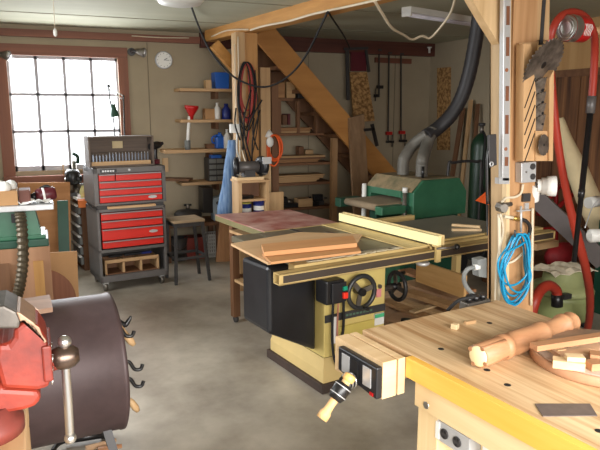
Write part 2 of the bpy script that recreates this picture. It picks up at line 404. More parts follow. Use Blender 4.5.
# ================================================================= BACK WALL shelves
def pshelf(x0, x1, y, Y, dep, th, name, label, mat=m_pinex):
    a = PY(x0, y, Y); b = PY(x1, y, Y); z = (a.z+b.z)/2
    t = thing(name, label, 'shelf', ((a.x+b.x)/2, Y+dep, z), 0, 'plank shelves on the back wall')
    w = (b.x-a.x)/2
    MB().box(-w, -dep, -th/2, w, 0, th/2).build('board', mat, t)
    MB().box(w*.2, -dep*.7, -.09, w*.2+.03, 0, -th/2).build('bracket', m_brownz, t)
    return z+th/2
SY = 6.56; SD = YB-SY
z1 = pshelf(180, 242, 90, SY, SD, .03, 'wall_shelf', 'topmost plank shelf on the back wall, blue bin on it')
z2 = pshelf(181, 242, 121, SY, SD, .03, 'wall_shelf', 'second plank shelf from the top, brown box and bottles on it')
z3 = pshelf(165, 242, 151, SY, SD, .035, 'wall_shelf', 'third and longest plank shelf on back wall, red funnel on it')
z4 = pshelf(182, 242, 183, SY, SD, .03, 'wall_shelf', 'lowest plank shelf on the back wall beside the drawer unit', m_pinex)
one(MB().bar(PY(162, 179, 6.75), PY(191, 179.5, 6.6), .16, .025), 'wall_shelf', m_brownz, 'short dark slanting shelf board just right of the tool chest', 'shelf', 'plank shelves on the back wall')
def at(x, z, y=SY+.08): p = PY(x, 100, y); return V((p.x, y, z))
p = at(219, z1); one(MB().lathe([(.105, 0), (.115, .17), (.12, .175), (.11, .175)], p+V((.04, .07, 0)), n=4, smooth=False).xf(Matrix()), 'storage_bin', m_blue, 'bright blue plastic bin on the topmost wall shelf', 'bin', bev=.006)
p = at(209, z1, SY+.04); one(MB().box(p.x-.03, p.y, z1, p.x+.03, p.y+.08, z1+.09), 'wood_block', m_pinez, 'small wood block left of the blue bin', 'block')
p = at(209, z2); one(MB().box(p.x-.045, p.y, z2, p.x+.06, p.y+.12, z2+.115, bev=.003), 'small_box', m_card, 'brown cardboard box on the second wall shelf', 'box')
def bottle(x, z, r, h, mat, label, capm=m_white, y=SY+.1):
    p = at(x, z, y); t = thing('bottle', label, 'bottle', (p.x, p.y, z))
    MB().lathe([(r*.9, 0), (r, .01), (r, h*.62), (r*.45, h*.8), (r*.4, h*.88)]).build('body', mat, t)
    MB().lathe([(r*.45, h*.88), (r*.45, h)]).build('cap', capm, t)
    return t
bottle(217, z2, .035, .18, m_white, 'white bottle beside the brown box on the second shelf')
bottle(226, z2, .05, .17, m_navy, 'squat navy blue bottle on the second wall shelf', m_navy)
def jug(x, z, label, mat, s=1.0):
    p = at(x, z); t = thing('jug', label, 'jug', (p.x, p.y, z))
    MB().box(-.055*s, -.05*s, 0, .055*s, .05*s, .13*s, bev=.015*s).build('body', mat, t)
    MB().lathe([(.045*s, .13*s), (.02*s, .155*s), (.02*s, .175*s)]).build('neck', mat, t)
    MB().tube([(-.05*s, 0, .06*s), (-.085*s, 0, .07*s), (-.085*s, 0, .12*s), (-.03*s, 0, .15*s)], .009, 6).build('handle', mat, t)
jug(219, z3, 'blue plastic jug with handle on the third wall shelf', m_blue)
bottle(226.5, z3, .04, .21, m_white, 'tall white bottle between the blue jug and the timber post', m_white, SY+.02)
p = at(209, z3, SY+.1); one(MB().box(p.x-.04, p.y, z3, p.x+.08, p.y+.08, z3+.05), 'offcut', m_brown, 'brown offcut lying left of the blue jug', 'offcut')
# red funnel on white tube in grey cup
p = at(186, z3, SY+.02); t = thing('funnel', 'red plastic funnel with long white tube in a grey cup', 'funnel', (p.x, p.y, z3))
MB().lathe([(.03, 0), (.032, .1), (.028, .1), (.027, .01)]).build('cup', m_greybox, t)
MB().tube([(0, 0, .02), (.012, 0, .18), (.03, 0, .35)], .018, 10).build('tube', m_white, t)
MB().lathe([(.018, .3), (.026, .36), (.07, .43), (.075, .46), (.07, .46), (.022, .37)], (.03, 0, .0), (.06, 0, 1)).build('cone', m_red, t)
# below third shelf: grey parts drawers
p0, p1 = PY(209, 156, SY), PY(232, 182, SY)
t = thing('parts_drawer_unit', 'grey small-parts drawer unit on the lowest wall shelf', 'drawer unit', ((p0.x+p1.x)/2, SY+.02, z4))
w = (p1.x-p0.x)/2; h = .25
MB().box(-w, .01, 0, w, .2, h).build('case', m_dgrey, t)
for i in range(4):
    for j in range(3):
        MB().box(-w+.008+j*2*w/3, 0, .01+i*h/4, -w+.0+(j+1)*2*w/3, .02, h/4*(i+1)-.008, bev=.002).build('drawer', m_greybox, t)
p = at(214, z4+.25, SY+.03); one(MB().box(p.x-.045, p.y, z4+.25, p.x+.07, p.y+.1, z4+.285, bev=.003), 'tray', m_blue, 'shallow blue tray on top of the grey drawer unit', 'tray')
# clock
c = PY(164, 60, YB-.03); t = thing('wall_clock', 'round white wall clock on the back wall', 'clock', (c.x, YB, c.z))
r = .092
MB().lathe([(r, 0), (r, .02), (r*.9, .028)], (0, 0, 0), (0, -1, 0), 32).build('case', M('clock_rim', (196, 198, 204), .4), t)
MB().cyl((0, -.028, 0), (0, -.030, 0), r*.87, n=32).build('face', m_paper, t)
mb = MB()
for i in range(12):
    a = i*math.pi/6; mb.bar((math.sin(a)*r*.68, -.031, math.cos(a)*r*.68), (math.sin(a)*r*.8, -.031, math.cos(a)*r*.8), .004, .001, (0, 1, 0))
mb.build('hour_marks', m_black, t)
MB().bar((0, -.033, 0), (.035, -.033, .02), .006, .002, (0, 1, 0)).build('hour_hand', m_black, t)
MB().bar((0, -.034, 0), (.055, -.034, -.002), .004, .002, (0, 1, 0)).build('minute_hand', m_black, t)
# spot lamps beside window
def spot(px, py, label, dirx=1):
    c = PY(px, py, YB-.12); t = thing('spot_lamp', label, 'lamp', (c.x, YB, c.z))
    MB().cyl((0, 0, 0), (0, -.03, 0), .04).build('mount_plate', m_dgrey, t)
    MB().tube([(0, -.03, 0), (0, -.08, .005), (.03*dirx, -.12, 0)], .016, 8).build('arm', m_dgrey, t)
    MB().lathe([(.02, 0), (.03, .03), (.05, .08), (.048, .09)], (.03*dirx, -.12, 0), (dirx, -.35, -.2)).build('shade', m_dullsteel, t)
    MB().lathe([(.046, .088), (.04, .1), (.015, .11)], (.03*dirx, -.12, 0), (dirx, -.35, -.2)).build('bulb', m_glasslens, t)
spot(133, 51, 'silver spot lamp right of the window head')
spot(-4, 54, 'silver spot lamp left of the window head, cut by the picture edge')
# pull chain
c = PZ(52, -14, ZC)
t = thing('pull_cord', 'white pull cord with knob hanging from the ceiling', 'pull cord', c)
zk = PY(53, 32, c.y).z - ZC
MB().cyl((0, 0, 0), (0, 0, -.03), .03).build('ceiling_cap', m_white, t)
MB().tube([(0, 0, 0), (.001, 0, zk/2), (0, 0, zk+.02)], .0022, 6).build('cord', m_cordw, t)
MB().lathe([(.006, 0), (.014, -.02), (.012, -.045), (.004, -.055)], (0, 0, zk+.025), n=12).build('knob', m_white, t)
# swing arm lamp in front of the window
b = PY(124, 140, 6.80); t = thing('swing_arm_lamp', 'thin swing-arm work lamp in front of the window right side', 'lamp', (b.x, b.y, b.z))
q = lambda x, y, Y=6.80: PY(x, y, Y)-b
MB().cyl(V((.0, 0, .947-b.z)), q(123.5, 95), .008, n=8).build('post', m_dgrey, t)
MB().cyl(q(123, 96), q(109, 86), .006, n=8).build('upper_arm', m_white, t)
MB().cyl(q(122, 99), q(109, 89), .006, n=8).build('upper_arm', m_white, t)
MB().tube([q(108.5, 86), q(110, 100), q(113, 115), q(115, 138)], .007, 8).build('lower_arm', m_dgrey, t)
MB().ball(q(108.5, 86), .016).build('joint', m_black, t)
MB().lathe([(.02, 0), (.024, .04), (.05, .13)], q(113, 104), q(116, 124)-q(113, 104), 16, False).build('lamp_shade', m_dkgreen, t)
MB().box(-.05, -.03, .946-b.z, .04, .04, .965-b.z).build('base', m_dgrey, t)

# tall dark panel & OSB leaning, clamps on the back wall
YW = YB-.02
t = thing('chipboard_sheet', 'tall chipboard strip with dark frame top leaning on back wall', 'panel', PY(360, 122, YW-.1))
MB().prism([PY(350, 72, YW-.12), PY(367, 72, YW-.12), PY(375, 121, YW-.22), PY(354, 122, YW-.22)], (0, .02, 0)).build('panel', m_osb, t, True)
MB().prism([PY(351, 52, YW-.1), PY(366, 52, YW-.1), PY(366.5, 71, YW-.12), PY(351, 71, YW-.12)], (0, .02, 0)).build('dark_block', m_plum, t, True)
mb = MB(); mb.bar(PY(347, 48, YW-.1), PY(348, 100, YW-.14), .04, .02, (0, 1, 0)).bar(PY(344, 49, YW-.12), PY(368, 48, YW-.12), .03, .02, (0, 1, 0)).bar(PY(366, 50, YW-.12), PY(369, 72, YW-.13), .03, .02, (0, 1, 0))
mb.build('frame', m_dgrey, t, True)
one(MB().prism([PY(349, 118, 6.0-.03), PY(364, 114, 6.0-.03), PY(371, 222, 5.75), PY(355, 222, 5.75)], (0, .04, 0)), 'leaning_plank', W('grey_brown_plank', (112, 84, 58), (138, 108, 78), 'z'), 'broad grey-brown plank leaning against the staircase', 'plank')
one(MB().bar(PY(375, 60, YW), PY(411, 61.5, YW), .03, .06), 'clamp_rail', m_redwood, 'dark red wooden rail holding the long clamps', 'rail')
def clamp(x0, y0, x1, y1, label, Y=YW-.06, tails=True):
    a, b = PY(x0, y0, Y), PY(x1, y1, Y); t = thing('bar_clamp', label, 'clamp', (b.x, Y, b.z), 0, 'long clamps on the dark red rail')
    L = a.z-b.z; dx = a.x-b.x
    MB().bar((dx, 0, L), (0, 0, .0), .012, .02, (0, 1, 0)).build('bar', m_dgrey, t)
    MB().box(-.02, -.02, .0, .08 if tails else -.06, .02, .03, bev=.004).build('fixed_jaw', m_black, t)
    MB().box(-.03, -.02, .1, .05, .02, .14, bev=.004).build('sliding_jaw', m_red if tails else m_black, t)
    MB().cyl((.06 if tails else -.05, 0, -.05), (.06 if tails else -.05, 0, .1), .009, n=8).build('screw', m_dullsteel, t)
    MB().bar((dx-.02, -.01, L), (dx+.03, -.01, L), .02, .02).build('end_stop', m_dgrey, t)
clamp(379, 50, 379, 97, 'short black clamp, leftmost of three on the dark red rail', YW-.06, False)
clamp(389, 53, 388, 143, 'middle long clamp hanging from the dark red rail')
clamp(401, 54, 401, 142, 'rightmost long clamp hanging from the dark red rail')
t = thing('quick_clamp', 'black clamp hooked on the staircase stringer below the short clamp', 'clamp', PY(375, 146, 5.93))
MB().bar(PY(372, 124, 5.93), PY(377, 146, 5.93), .035, .02, (0, 1, 0)).build('bar', m_black, t, True)
MB().bar(PY(364, 130, 5.93), PY(374, 129, 5.93), .03, .02, (0, 1, 0)).build('jaw', m_black, t, True)
c = PY(429.5, 48, YB-.12); one(MB().cyl(c, c+V((0, 0, -.06)), .013, n=10).cyl(c+V((0, 0, 0)), c+V((0, 0, .012)), .03, n=10), 'wall_hook', m_white, 'small white hook under the ledger in the back corner', 'hook')
one(MB().prism([PX(437, 68, XR-.02), PX(450, 67, XR-.02), PX(449, 150, XR-.02), PX(437, 150, XR-.02)], (.015, 0, 0)), 'chipboard_strip', m_osb, 'narrow dark chipboard strip on the right wall behind duct', 'panel')
for i, (a, b, c2) in enumerate([((463, 108), (444, 185), 'pale board leaning in back right corner, left of the other two'), ((471, 100), (458, 185), 'middle one of three pale boards leaning behind the duct'), ((478, 104), (470, 185), 'pale board leaning nearest the green gas cylinder')]):
    one(MB().bar(PX(a[0], a[1], XR-.06), (lambda e_: V((e_.x, e_.y, .012)))(PX(b[0], b[1], XR-.3)), .07-.01*i, .02, (1, 0, 0)), 'leaning_board', [m_brownz, m_pinez, m_brownz][i], c2, 'board', 'boards leaning in the back right corner')

# fluorescent fixture
a, b = PZ(406, 17, 2.34), PZ(512, 33, 2.34)
t = thing('fluorescent_fixture', 'white strip light fixture, unlit, under the ceiling at right', 'light fixture', ((a+b)/2).xy.to_3d()+V((0, 0, ZC)), math.atan2(b.y-a.y, b.x-a.x))
L = (b-a).length/2
MB().box(-L, -.05, -.05, L, .05, 0, bev=.005).build('housing', m_white, t)
for s in (-1, 1): MB().cyl((-L+.03, s*.025, -.06), (L-.03, s*.025, -.06), .011).build('tube', M('unlit_tube', (210, 206, 214), .3), t)
for e in (-1, 1): MB().box(e*L-.02*(e > 0), -.045, -.075, e*L+.02*(e < 0), .045, -.04).build('end_holder', m_white, t)
c = PZ(180, -2, ZC); t = thing('ceiling_lamp', 'white round ceiling lamp at the top edge above the clock', 'lamp', c)
MB().lathe([(.17, 0), (.18, -.01), (.15, -.045), (.08, -.06), (.01, -.062)], n=28).build('diffuser', M('opal', (220, 220, 214), .4), t)
MB().lathe([(.185, 0), (.185, -.012), (.17, -.012)], n=28).build('rim', m_alum, t)
# cords
g = lambda x, y, Y: PY(x, y, Y)
cz = lambda x, y, z: PZ(x, y, z)
one(MB().tube([cz(190, 3, ZC-.03), g(197, 22, 5.6), g(205, 41, 5.6), g(214, 56, 5.6), g(230, 74, 5.5), g(248, 84, 5.45), g(264, 87, 5.4), g(280, 82, 5.3), g(295, 70, 5.2), g(308, 52, 5.0), g(320, 28, 4.8), cz(327, 13, 2.29)], .009, 8), 'hanging_cord', m_rubber, 'black cord sagging from the ceiling lamp past the post to beam', 'cord')
one(MB().tube([cz(328, 12, 2.29), g(336, 24, 5.2), g(344, 36, 5.8), g(350, 48, 6.5)], .008, 8), 'hanging_cord', m_rubber, 'short black cord running from the beam to the framed chipboard', 'cord')
def bm_(f_, dz=-.004): q_ = ba+bd*f_; return V((q_.x-.008*bn.x, q_.y, BZB+dz))
one(MB().tube([bm_(1.1, .0), bm_(1.4, .006), bm_(1.8, -.004), bm_(2.2, .004), bm_(2.9, -.006), bm_(4.0, .0)], .009, 8), 'white_cable', m_cordw, 'white cable stapled along the overhead beam', 'cable')
one(MB().tube([bm_(1.05, .01), bm_(.6, .05), bm_(.2, .03)], .007, 8), 'white_cable', m_cordw, 'short white cable end beside the wall end of the beam', 'cable')
one(MB().tube([PY(374, 0, 3.0), PY(382, 13, 3.2), PY(392, 28, 3.4), PY(404, 35, 3.6), PY(412, 39.5, 3.7), PY(422, 36, 3.7), PY(430, 38, 3.7), PY(440, 28, 3.6), PY(450, 14, 3.4), PY(455, 0, 3.2), PY(457, -12, 3.0)], .008, 8), 'white_cable', m_cordw, 'white cable sagging in a loop in front of the strip light', 'cable')
one(MB().tube([V((1.0, YB-.05, 2.355)), V((1.3, YB-.055, 2.35)), V((1.6, YB-.05, 2.36))], .006, 6), 'white_cable', m_cordw, 'white cable lying along the ledger above the clock', 'cable')
# cables hung on far post
def loops(name, label, cat, mat, cx, cy, rx, ry, Y, n, r, jit, tail=None):
    mb = MB()
    for i in range(n):
        pts = []
        ox, oy = random.uniform(-jit, jit), random.uniform(-jit, jit)*1.4; sx = 1+random.uniform(-.25, .2); sy = 1+random.uniform(-.15, .12)
        for k in range(10):
            a = 2*math.pi*k/10; pts.append(PY(cx+ox+rx*sx*math.sin(a), cy+oy*0+ry*(sy-1)-ry*sy*math.cos(a), Y-.006*i+random.uniform(-.004, .004)))
        mb.tube(pts, r, 6, 4, True)
    if tail: mb.tube([PY(x, y, Y-.02) for x, y in tail], r, 6)
    return one(mb, name, mat, label, cat)
loops('cable_coil', 'red electrical cord coil at the top of the far timber post', 'cord', M('red_cord', (176, 60, 52), .5), 248, 90, 7, 27, 5.70, 6, .007, 2.2, [(248, 70), (250, 110), (247, 150)])
loops('cable_coil', 'black cord coil hung over the red one on the far post', 'cord', m_rubber, 246, 94, 8, 32, 5.66, 4, .005, 2.5, [(255, 70), (258, 120), (250, 165)])
loops('cable_coil', 'bright orange extension cord coil hung right of the far post', 'cord', m_orange, 274, 149, 7, 14, 5.75, 5, .009, 1.5)
one(MB().cyl(PY(268, 134, 5.77), PY(272, 136, 5.74), .05, .02, n=10).ball(PY(270, 142, 5.71), .04, 10, (1, .4, 1.3)), 'work_light', m_white, 'white clamp light hanging on the orange cord coil', 'lamp')
mb = MB()
for x0, x1, y0, y1 in ((238, 250, 96, 168), (251, 243, 90, 150), (260, 252, 110, 165), (236, 240, 108, 140), (244, 252, 112, 162), (254, 258, 118, 150), (262, 246, 100, 140)):
    mb.tube([PY(x0, y0, 5.62), PY((x0+x1)/2-3, (y0+y1)/2, 5.6), PY(x1, y1, 5.62)], .007, 6)
one(mb, 'tangled_cords', m_rubber, 'tangle of thin dark cords below the coils on the far post', 'cord')
t = thing('plug_board', 'white plug board with dangling cord on the far post', 'outlet', PY(236, 130, 5.68)); MB().tube([PY(237, 134, 5.64), PY(237, 150, 5.64), PY(240, 160, 5.60), PY(241, 168, 5.52), PY(244, 176, 5.5)], .008, 6).build('cord', m_white, t, True); MB().box(*(PY(231, 133, 5.66)), *(PY(241, 124, 5.66)+V((0, .05, 0)))).build('board', m_white, t, True)
# faded blue cloth hanging
mb = MB(); rings = []
for i in range(9):
    y = 140+i*9.5; cx = 232-i*.75; w = 3.5+i*.65; ring = []
    for j in range(12):
        a = 2*math.pi*j/12; p = PY(cx+w*math.cos(a)*(1+.15*math.sin(j*2.3+i)), y, 5.58); p.y += .04*math.sin(a); ring.append(p)
    rings.append(ring)
mb.loft(rings); one(mb, 'work_apron', m_bluecloth, 'faded blue apron hanging on the left side of far post', 'apron')

# white-blue jug/panel and dark boxes at floor level behind
t = thing('plastic_canister', 'pale blue-white flat canister standing left of the blue apron', 'canister', PY(219, 222, 6.25))
MB().prism([PY(212, 199, 6.46), PY(222, 196, 6.46), PY(225, 221, 6.46), PY(214, 221, 6.46)], (0, .12, 0)).build('body', M('pale_blue_plastic', (172, 190, 206), .4), t, True, bev=.01)
MB().cyl(PY(218, 203, 6.45), PY(218, 203, 6.42), .02).build('cap', m_dgrey, t, True)
one(MB().prism([PY(203, 188, 6.45), PY(213, 188, 6.45), PY(213, 213, 6.45), PY(203, 213, 6.45)], (0, .2, 0)), 'speaker_box', m_black, 'black box behind the pale canister on the back bench', 'box', bev=.004)
bz = PY(215, 221.5, 6.46).z
t = thing('low_bench', 'low dark bench against the back wall below the plank shelves', 'bench', (1.65, 6.5, 0))
MB().box(-.47, -.08, bz-.035, .25, .34, bz).build('bench_top', m_brown, t)
for x in (-.45, .10):
    for y in (-.06, .27): MB().box(x, y, 0, x+.05, y+.05, bz-.035).build('leg', m_brownz, t)
t = thing('pancake_tank', 'squat dark grey air tank with valve on the low bench behind stool', 'air tank', PY(188, 216, 6.58))
t.location.z = bz; MW[t.name] = Matrix.Translation(t.location)
MB().lathe([(.05, 0), (.13, .02), (.15, .06), (.15, .09), (.12, .12), (.04, .135)], n=24).build('tank', m_dgrey, t)
MB().cyl((0, 0, .13), (0, 0, .19), .02).build('valve', m_dullsteel, t)
MB().cyl((-.04, 0, .18), (.04, 0, .18), .012).build('valve_handle', m_black, t)
# red crate and white basket under low bench
c = PY(196, 248, 6.5); one(MB().box(c.x-.1, 6.5, 0, c.x+.1, 6.7, .24, bev=.005), 'red_crate', M('dark_red_crate', (130, 44, 32), .5), 'dark red crate on the floor behind the stool', 'crate')
c = PY(213.5, 250, 6.55); t = thing('laundry_basket', 'white perforated plastic basket left of the leaning thick plank', 'basket', (c.x, 6.6, 0))
mb = MB(); w, h = .06, .26
for i in range(6):
    for s in (-.08, .08): mb.box(-w+i*2*w/5-.005, s-.004, .01, -w+i*2*w/5+.005, s+.004, h)
for i in range(7):
    z = .01+i*h/6.5; mb.box(-w, -.084, z, w, -.076, z+.01); mb.box(-w, .076, z, w, .084, z+.01); mb.box(-w-.004, -.08, z, -w+.004, .08, z+.01); mb.box(w-.004, -.08, z, w+.004, .08, z+.01)
mb.build('lattice', m_white, t)
MB().box(-w, -.08, 0, w, .08, .012).build('bottom', m_white, t)
for nme, lab, x, y0, w, h, mt in (('bucket', 'dark bucket on the floor left of the red crate behind stool', 180, 252, .1, .25, m_dgrey),):
    c = PY(x, y0, 6.5); t = thing(nme, lab, 'bucket', (c.x, 6.55, 0)); MB().lathe([(w*.8, 0), (w, h), (w*.95, h), (w*.75, .02)]).build('body', mt, t)
    MB().tube([(-w, 0, h), (-w*.7, -.06, h*.7), (0, -.11, h*.55), (w*.7, -.06, h*.7), (w, 0, h)], .004, 6).build('handle', m_dullsteel, t)

# leaning wood blocks (below apron)
pa, pb = PZ(223, 262, 0), None
mb = MB(); Yp = pa.y
mb.prism([PY(216, 262, Yp), V((PY(230, 264, Yp).x, Yp, 0)), PY(234, 216, Yp+.06), PY(221, 212, Yp+.06)], (.01, .06, 0))
one(mb, 'timber_block', W('pink_pine', (196, 142, 100), (220, 170, 124), 'z'), 'thick pinkish timber plank standing left of the red table', 'plank')
p = PY(229, 214, 5.3)

# shelf unit on the floor with paint tins
uY = 5.15
a, b = PY(238.5, 181, uY), PY(269, 181, uY)
t = thing('pine_shelf_unit', 'small open pine shelf unit behind the red table, paint tins in it', 'shelf unit', (a.x, uY, 0))
w = b.x-a.x; zt = a.z; zm = PY(250, 199.5, uY).z; zb = PY(250, 216, uY).z
MB().box(0, 0, 0, .03, .2, zt-.02).build('side_panel', m_pinez, t)
MB().box(w-.03, 0, 0, w, .2, zt-.02).build('side_panel', m_pinez, t)
MB().box(-.01, -.01, zt-.02, w+.01, .21, zt).build('top', m_pinex, t)
MB().box(.03, .01, zm-.02, w-.03, .2, zm).build('shelf', m_pinex, t)
MB().box(.03, .01, zb-.02, w-.03, .2, zb).build('shelf', m_pinex, t)
MB().box(.03, .185, zb, w-.03, .2, zt-.02).build('back_panel', m_brownz, t)
MB().box(w, .03, 0, w+.15, .06, zt-.12).build('side_extension', m_pinez, t)
def tin(x, r, h, label):
    p = PY(x, 210, uY+.06); t = thing('paint_tin', label, 'paint tin', (p.x, uY+.09, zb))
    MB().lathe([(r, 0), (r, h)], n=24).build('body', m_navy, t)
    MB().lathe([(r*1.03, h), (r*1.03, h+.012), (r*.85, h+.012), (r*.8, h+.006)], n=24).build('lid', M('tin_lid', (190, 182, 80), .35, .3), t)
    MB().lathe([(r*1.01, h*.3), (r*1.01, h*.62)], n=24, cap=False).build('label_band', m_paper, t)
tin(247, .048, .10, 'left paint tin, smaller, navy with a yellowish lid, in pine shelf unit')
tin(260, .052, .125, 'right paint tin, taller, navy with a yellowish lid, in pine shelf unit')
one(MB().cbox(PY(245, 197, uY+.1)+V((0, 0, .0)), (.12, .1, .03), (0, 0, .3)), 'hand_tool', m_black, 'small dark tool lying on the upper shelf of the pine unit', 'tool')
# bench grinder on top
c = PY(252, 178, uY); t = thing('bench_grinder', 'dark double-wheel bench grinder on top of pine shelf unit', 'grinder', (c.x, uY+.10, zt))
MB().box(-.13, -.08, 0, .12, .08, .025).build('base_board', m_palex, t)
MB().lathe([(.03, -.1), (.05, -.09), (.05, .09), (.03, .1)], (0, 0, .11), (1, 0, 0)).build('motor', m_grey, t)
MB().box(-.05, -.05, .025, .05, .05, .08).build('pedestal', m_dgrey, t)
for s in (-1, 1):
    w_ = MB().lathe([(.06, 0), (.088, .01), (.088, .04), (.06, .05)], (s*.12 - .025, -.03, .115), (1, .35*s, 0), 24).build('wheel_guard', m_blacksat, t)
    MB().box(s*.12-.02, -.12, .05, s*.12+.02, -.08, .06).build('tool_rest', m_dullsteel, t)
MB().box(.1, -.11, .14, .18, -.1, .2).build('eye_shield', m_alum, t)
one(MB().tube([PY(253, 176, 5.3), PY(250, 168, 5.35), PY(245, 160, 5.4), PY(242, 150, 5.5)], .006, 6), 'hanging_cord', m_cordw, 'white cord running up from the bench grinder', 'cord')

# ================================================================= TOOL CHEST
ang = R(7); ch0 = PZ(101.5, 293, 0); t = thing('tool_chest', 'grey rolling tool chest with red drawers left of stool', 'tool chest', ch0, ang); CH = MW[t.name]
def zat(x, y, py):
    k = (225-py)/F; A_ = x*UP.x+y*UP.y; B_ = x*FW.x+y*FW.y
    return H + (k*B_-A_)/(UP.z-k*FW.z)
zz1 = zat(ch0.x, ch0.y, 168.5); w, dp = .615, .46; zc = .085; z1c = zat(ch0.x, ch0.y, 210)
CM = CH @ V((.3, 0, 0))
body = m_grey
# lower cabinet shell
zh = zat(CM.x, CM.y, 247)
mb = MB(); mb.box(0, 0, zc, .025, dp, z1c).box(w-.025, 0, zc, w, dp, z1c).box(0, dp-.02, zc, w, dp, z1c).box(0, 0, z1c-.03, w, dp, z1c).box(0, 0, zc, w, dp, zc+.06).box(0, 0, zh-.03, w, dp, zh)
mb.build('lower_cabinet', body, t, bev=.004)
m_hdl = M('handle_trim', (146, 140, 140), .4, .4, var=.05)
def drawer(z0, z1, x0=.035, x1=w-.035, y=-.012, hz=None, tag=False):
    o = MB().box(x0, y, z0, x1, y+.03, z1, bev=.004).build('drawer', m_chestred, t)
    MB().box(x0, y-.012, z1-.009, x1, y, z1+.001, bev=.002).build('handle', m_hdl, o)
    if tag: MB().lathe([(.04, 0), (.04, .003)], (0, 0, 0), (0, -1, 0), 20).xf(Matrix.Translation(((x1-.09), y-.001, (z0+z1)/2)) @ Matrix.Diagonal((1, 1, .35, 1))).build('name_badge', m_alum, o)
zh = zat(CM.x, CM.y, 247); zz = [zh+.008+(z1c-.03-zh-.008)*f_ for f_ in (0, .22, .55, .78, 1)]
for i in range(4): drawer(zz[i]+.004, zz[i+1]-.004, tag=(i == 1))
for x in (.05, w-.05):
    for y in (.05, dp-.06):
        c = MB().cyl((x-.015, y, .04), (x+.015, y, .04), .04).build('caster', m_dullsteel, t)
        MB().box(x-.022, y-.025, .06, x+.022, y+.025, zc).build('caster_fork', m_alum, c)
# top chest
zt0 = z1c+.04; zt1 = zz1; q_ = zt1-.055-zt0-.014
MB().box(.01, .02, z1c, w-.01, dp, zt0-.01).build('spacer', m_dgrey, t)
mb = MB(); mb.box(-.01, 0, zt0-.01, w+.012, dp-.02, zt0+.012).box(-.01, 0, zt1-.05, w+.012, dp-.02, zt1).box(-.01, 0, zt0, .03, dp-.02, zt1).box(w-.02, 0, zt0, w+.012, dp-.02, zt1).box(0, .03, zt0, w, dp-.02, zt1-.05)
mb.build('top_chest', body, t, bev=.004)
zz = [zt0+.014+q_*f_ for f_ in (0, .25, .5, .75, 1)]
for i in range(3): drawer(zz[i]+.003, zz[i+1]-.003, .035, w-.03, tag=(i == 0))
drawer(zz[3]+.003, zz[4], .035, .17); drawer(zz[3]+.003, zz[4], .178, w-.03)
MB().box(.05, -.004, zt1-.042, .19, .0, zt1-.012).build('name_plate', m_black, t)
mb = MB()
for i in range(5): mb.box(.065+i*.022, -.006, zt1-.036, .08+i*.022, -.003, zt1-.02)
mb.build('name_plate_lettering', m_alum, t)
MB().cyl((.3, 0, zt1-.025), (.3, -.008, zt1-.025), .01).build('lock', m_alum, t)
# pipe/stick lying between cabinets
cs = CH @ V((.30, -.03, z1c+.0135)); one(MB().cbox(cs, (.42, .045, .02), (0, 0, ang-.03), .003), 'wood_strip', m_pinex, 'thin wooden slat lying on the ledge between upper and lower chest', 'slat')
# crate with three bays in lower opening
t2 = thing('wooden_caddy', 'wooden caddy with three bays inside the open lower chest shelf', 'caddy', CH @ V((.05, .03, zc+.061)), ang)
for i in range(4): MB().box(i*.158, 0, 0, i*.158+.018, .24, .12).build('divider', m_pinez, t2)
MB().box(0, 0, 0, .49, .24, .01).build('bottom', m_brown, t2)
MB().box(0, .22, .01, .49, .24, .12).build('back', m_brown, t2)
MB().box(0, .0, .105, .49, .02, .135).build('rail', m_pinex, t2)
for i, (x, l) in enumerate(((.06, .12), (.2, .16), (.35, .1))):
    p = MW[t2.name] @ V((x, .1, .135)); one(MB().bar(p+V((0, 0, .012)), p+V((l, .02, .012)), .03, .02), 'chest_tool', [m_black, m_blacksat, m_navy][i], ['black tool at left on the caddy in the chest', 'long dark tool in the middle on top of the caddy in chest', 'dark blue tool at right on the caddy in the chest'][i], 'tool')
# open lid box with chisels
ty = CH @ V((-.015, .1, 0)); zt = zt1
t3 = thing('chisel_box', 'open weathered wooden box of chisels standing on the tool chest', 'tool box', (ty.x, ty.y, zt), ang)
w3 = .575; h3 = zat(ty.x+.3, ty.y+.15, 137)-zt
greywood = W('grey_weathered_wood', (84, 70, 60), (112, 96, 84), 'x', .7)
MB().box(0, .16, 0, w3, .18, h3).build('back_panel', greywood, t3)
MB().box(0, 0, 0, .014, .16, h3).build('side_panel', greywood, t3)
MB().box(w3-.014, 0, 0, w3, .16, h3).build('side_panel', greywood, t3)
MB().box(0, 0, h3, w3, .18, h3+.012).build('top_panel', greywood, t3)
MB().box(.014, 0, 0, w3-.014, .15, .012).build('bottom_panel', greywood, t3)
MB().box(.02, .01, .012, w3-.03, .05, .045).build('rack_bar', m_pinex, t3)
MB().box(w3*.42, .155, h3*.6, w3*.58, .16, h3*.85).build('paper_label', m_canvas, t3)
MB().box(.014, .13, h3*.45, w3-.014, .158, h3*.47).build('ledge', greywood, t3)
ch = thing('chisel', 'steel chisel standing in the rack bar of wooden box, shared row', 'chisel', MW[t3.name] @ V((.04, .03, .045)), ang, 'steel chisels in the open box')
MB().box(-.006, -.002, 0, .006, .002, .06).build('blade', M('chisel_steel', (120, 128, 140), .35, .8, var=.2), ch)
MB().cyl((0, 0, .06), (0, 0, .07), .005, n=8).build('tip', m_steel, ch)
NCH = 18
ch['label'] = 'narrow dull chisel at the left end of the steel row in box'
for i in range(1, NCH):
    dk = i < 5
    dup(ch, MW[t3.name] @ V((.04+i*(w3-.09)/(NCH-1), .03, .045)), ang, 'dull chisel in the darker left part of the row in box' if dk else 'bright steel chisel in the right part of the row in box', (.8, 1, .9 if dk else 1.1))
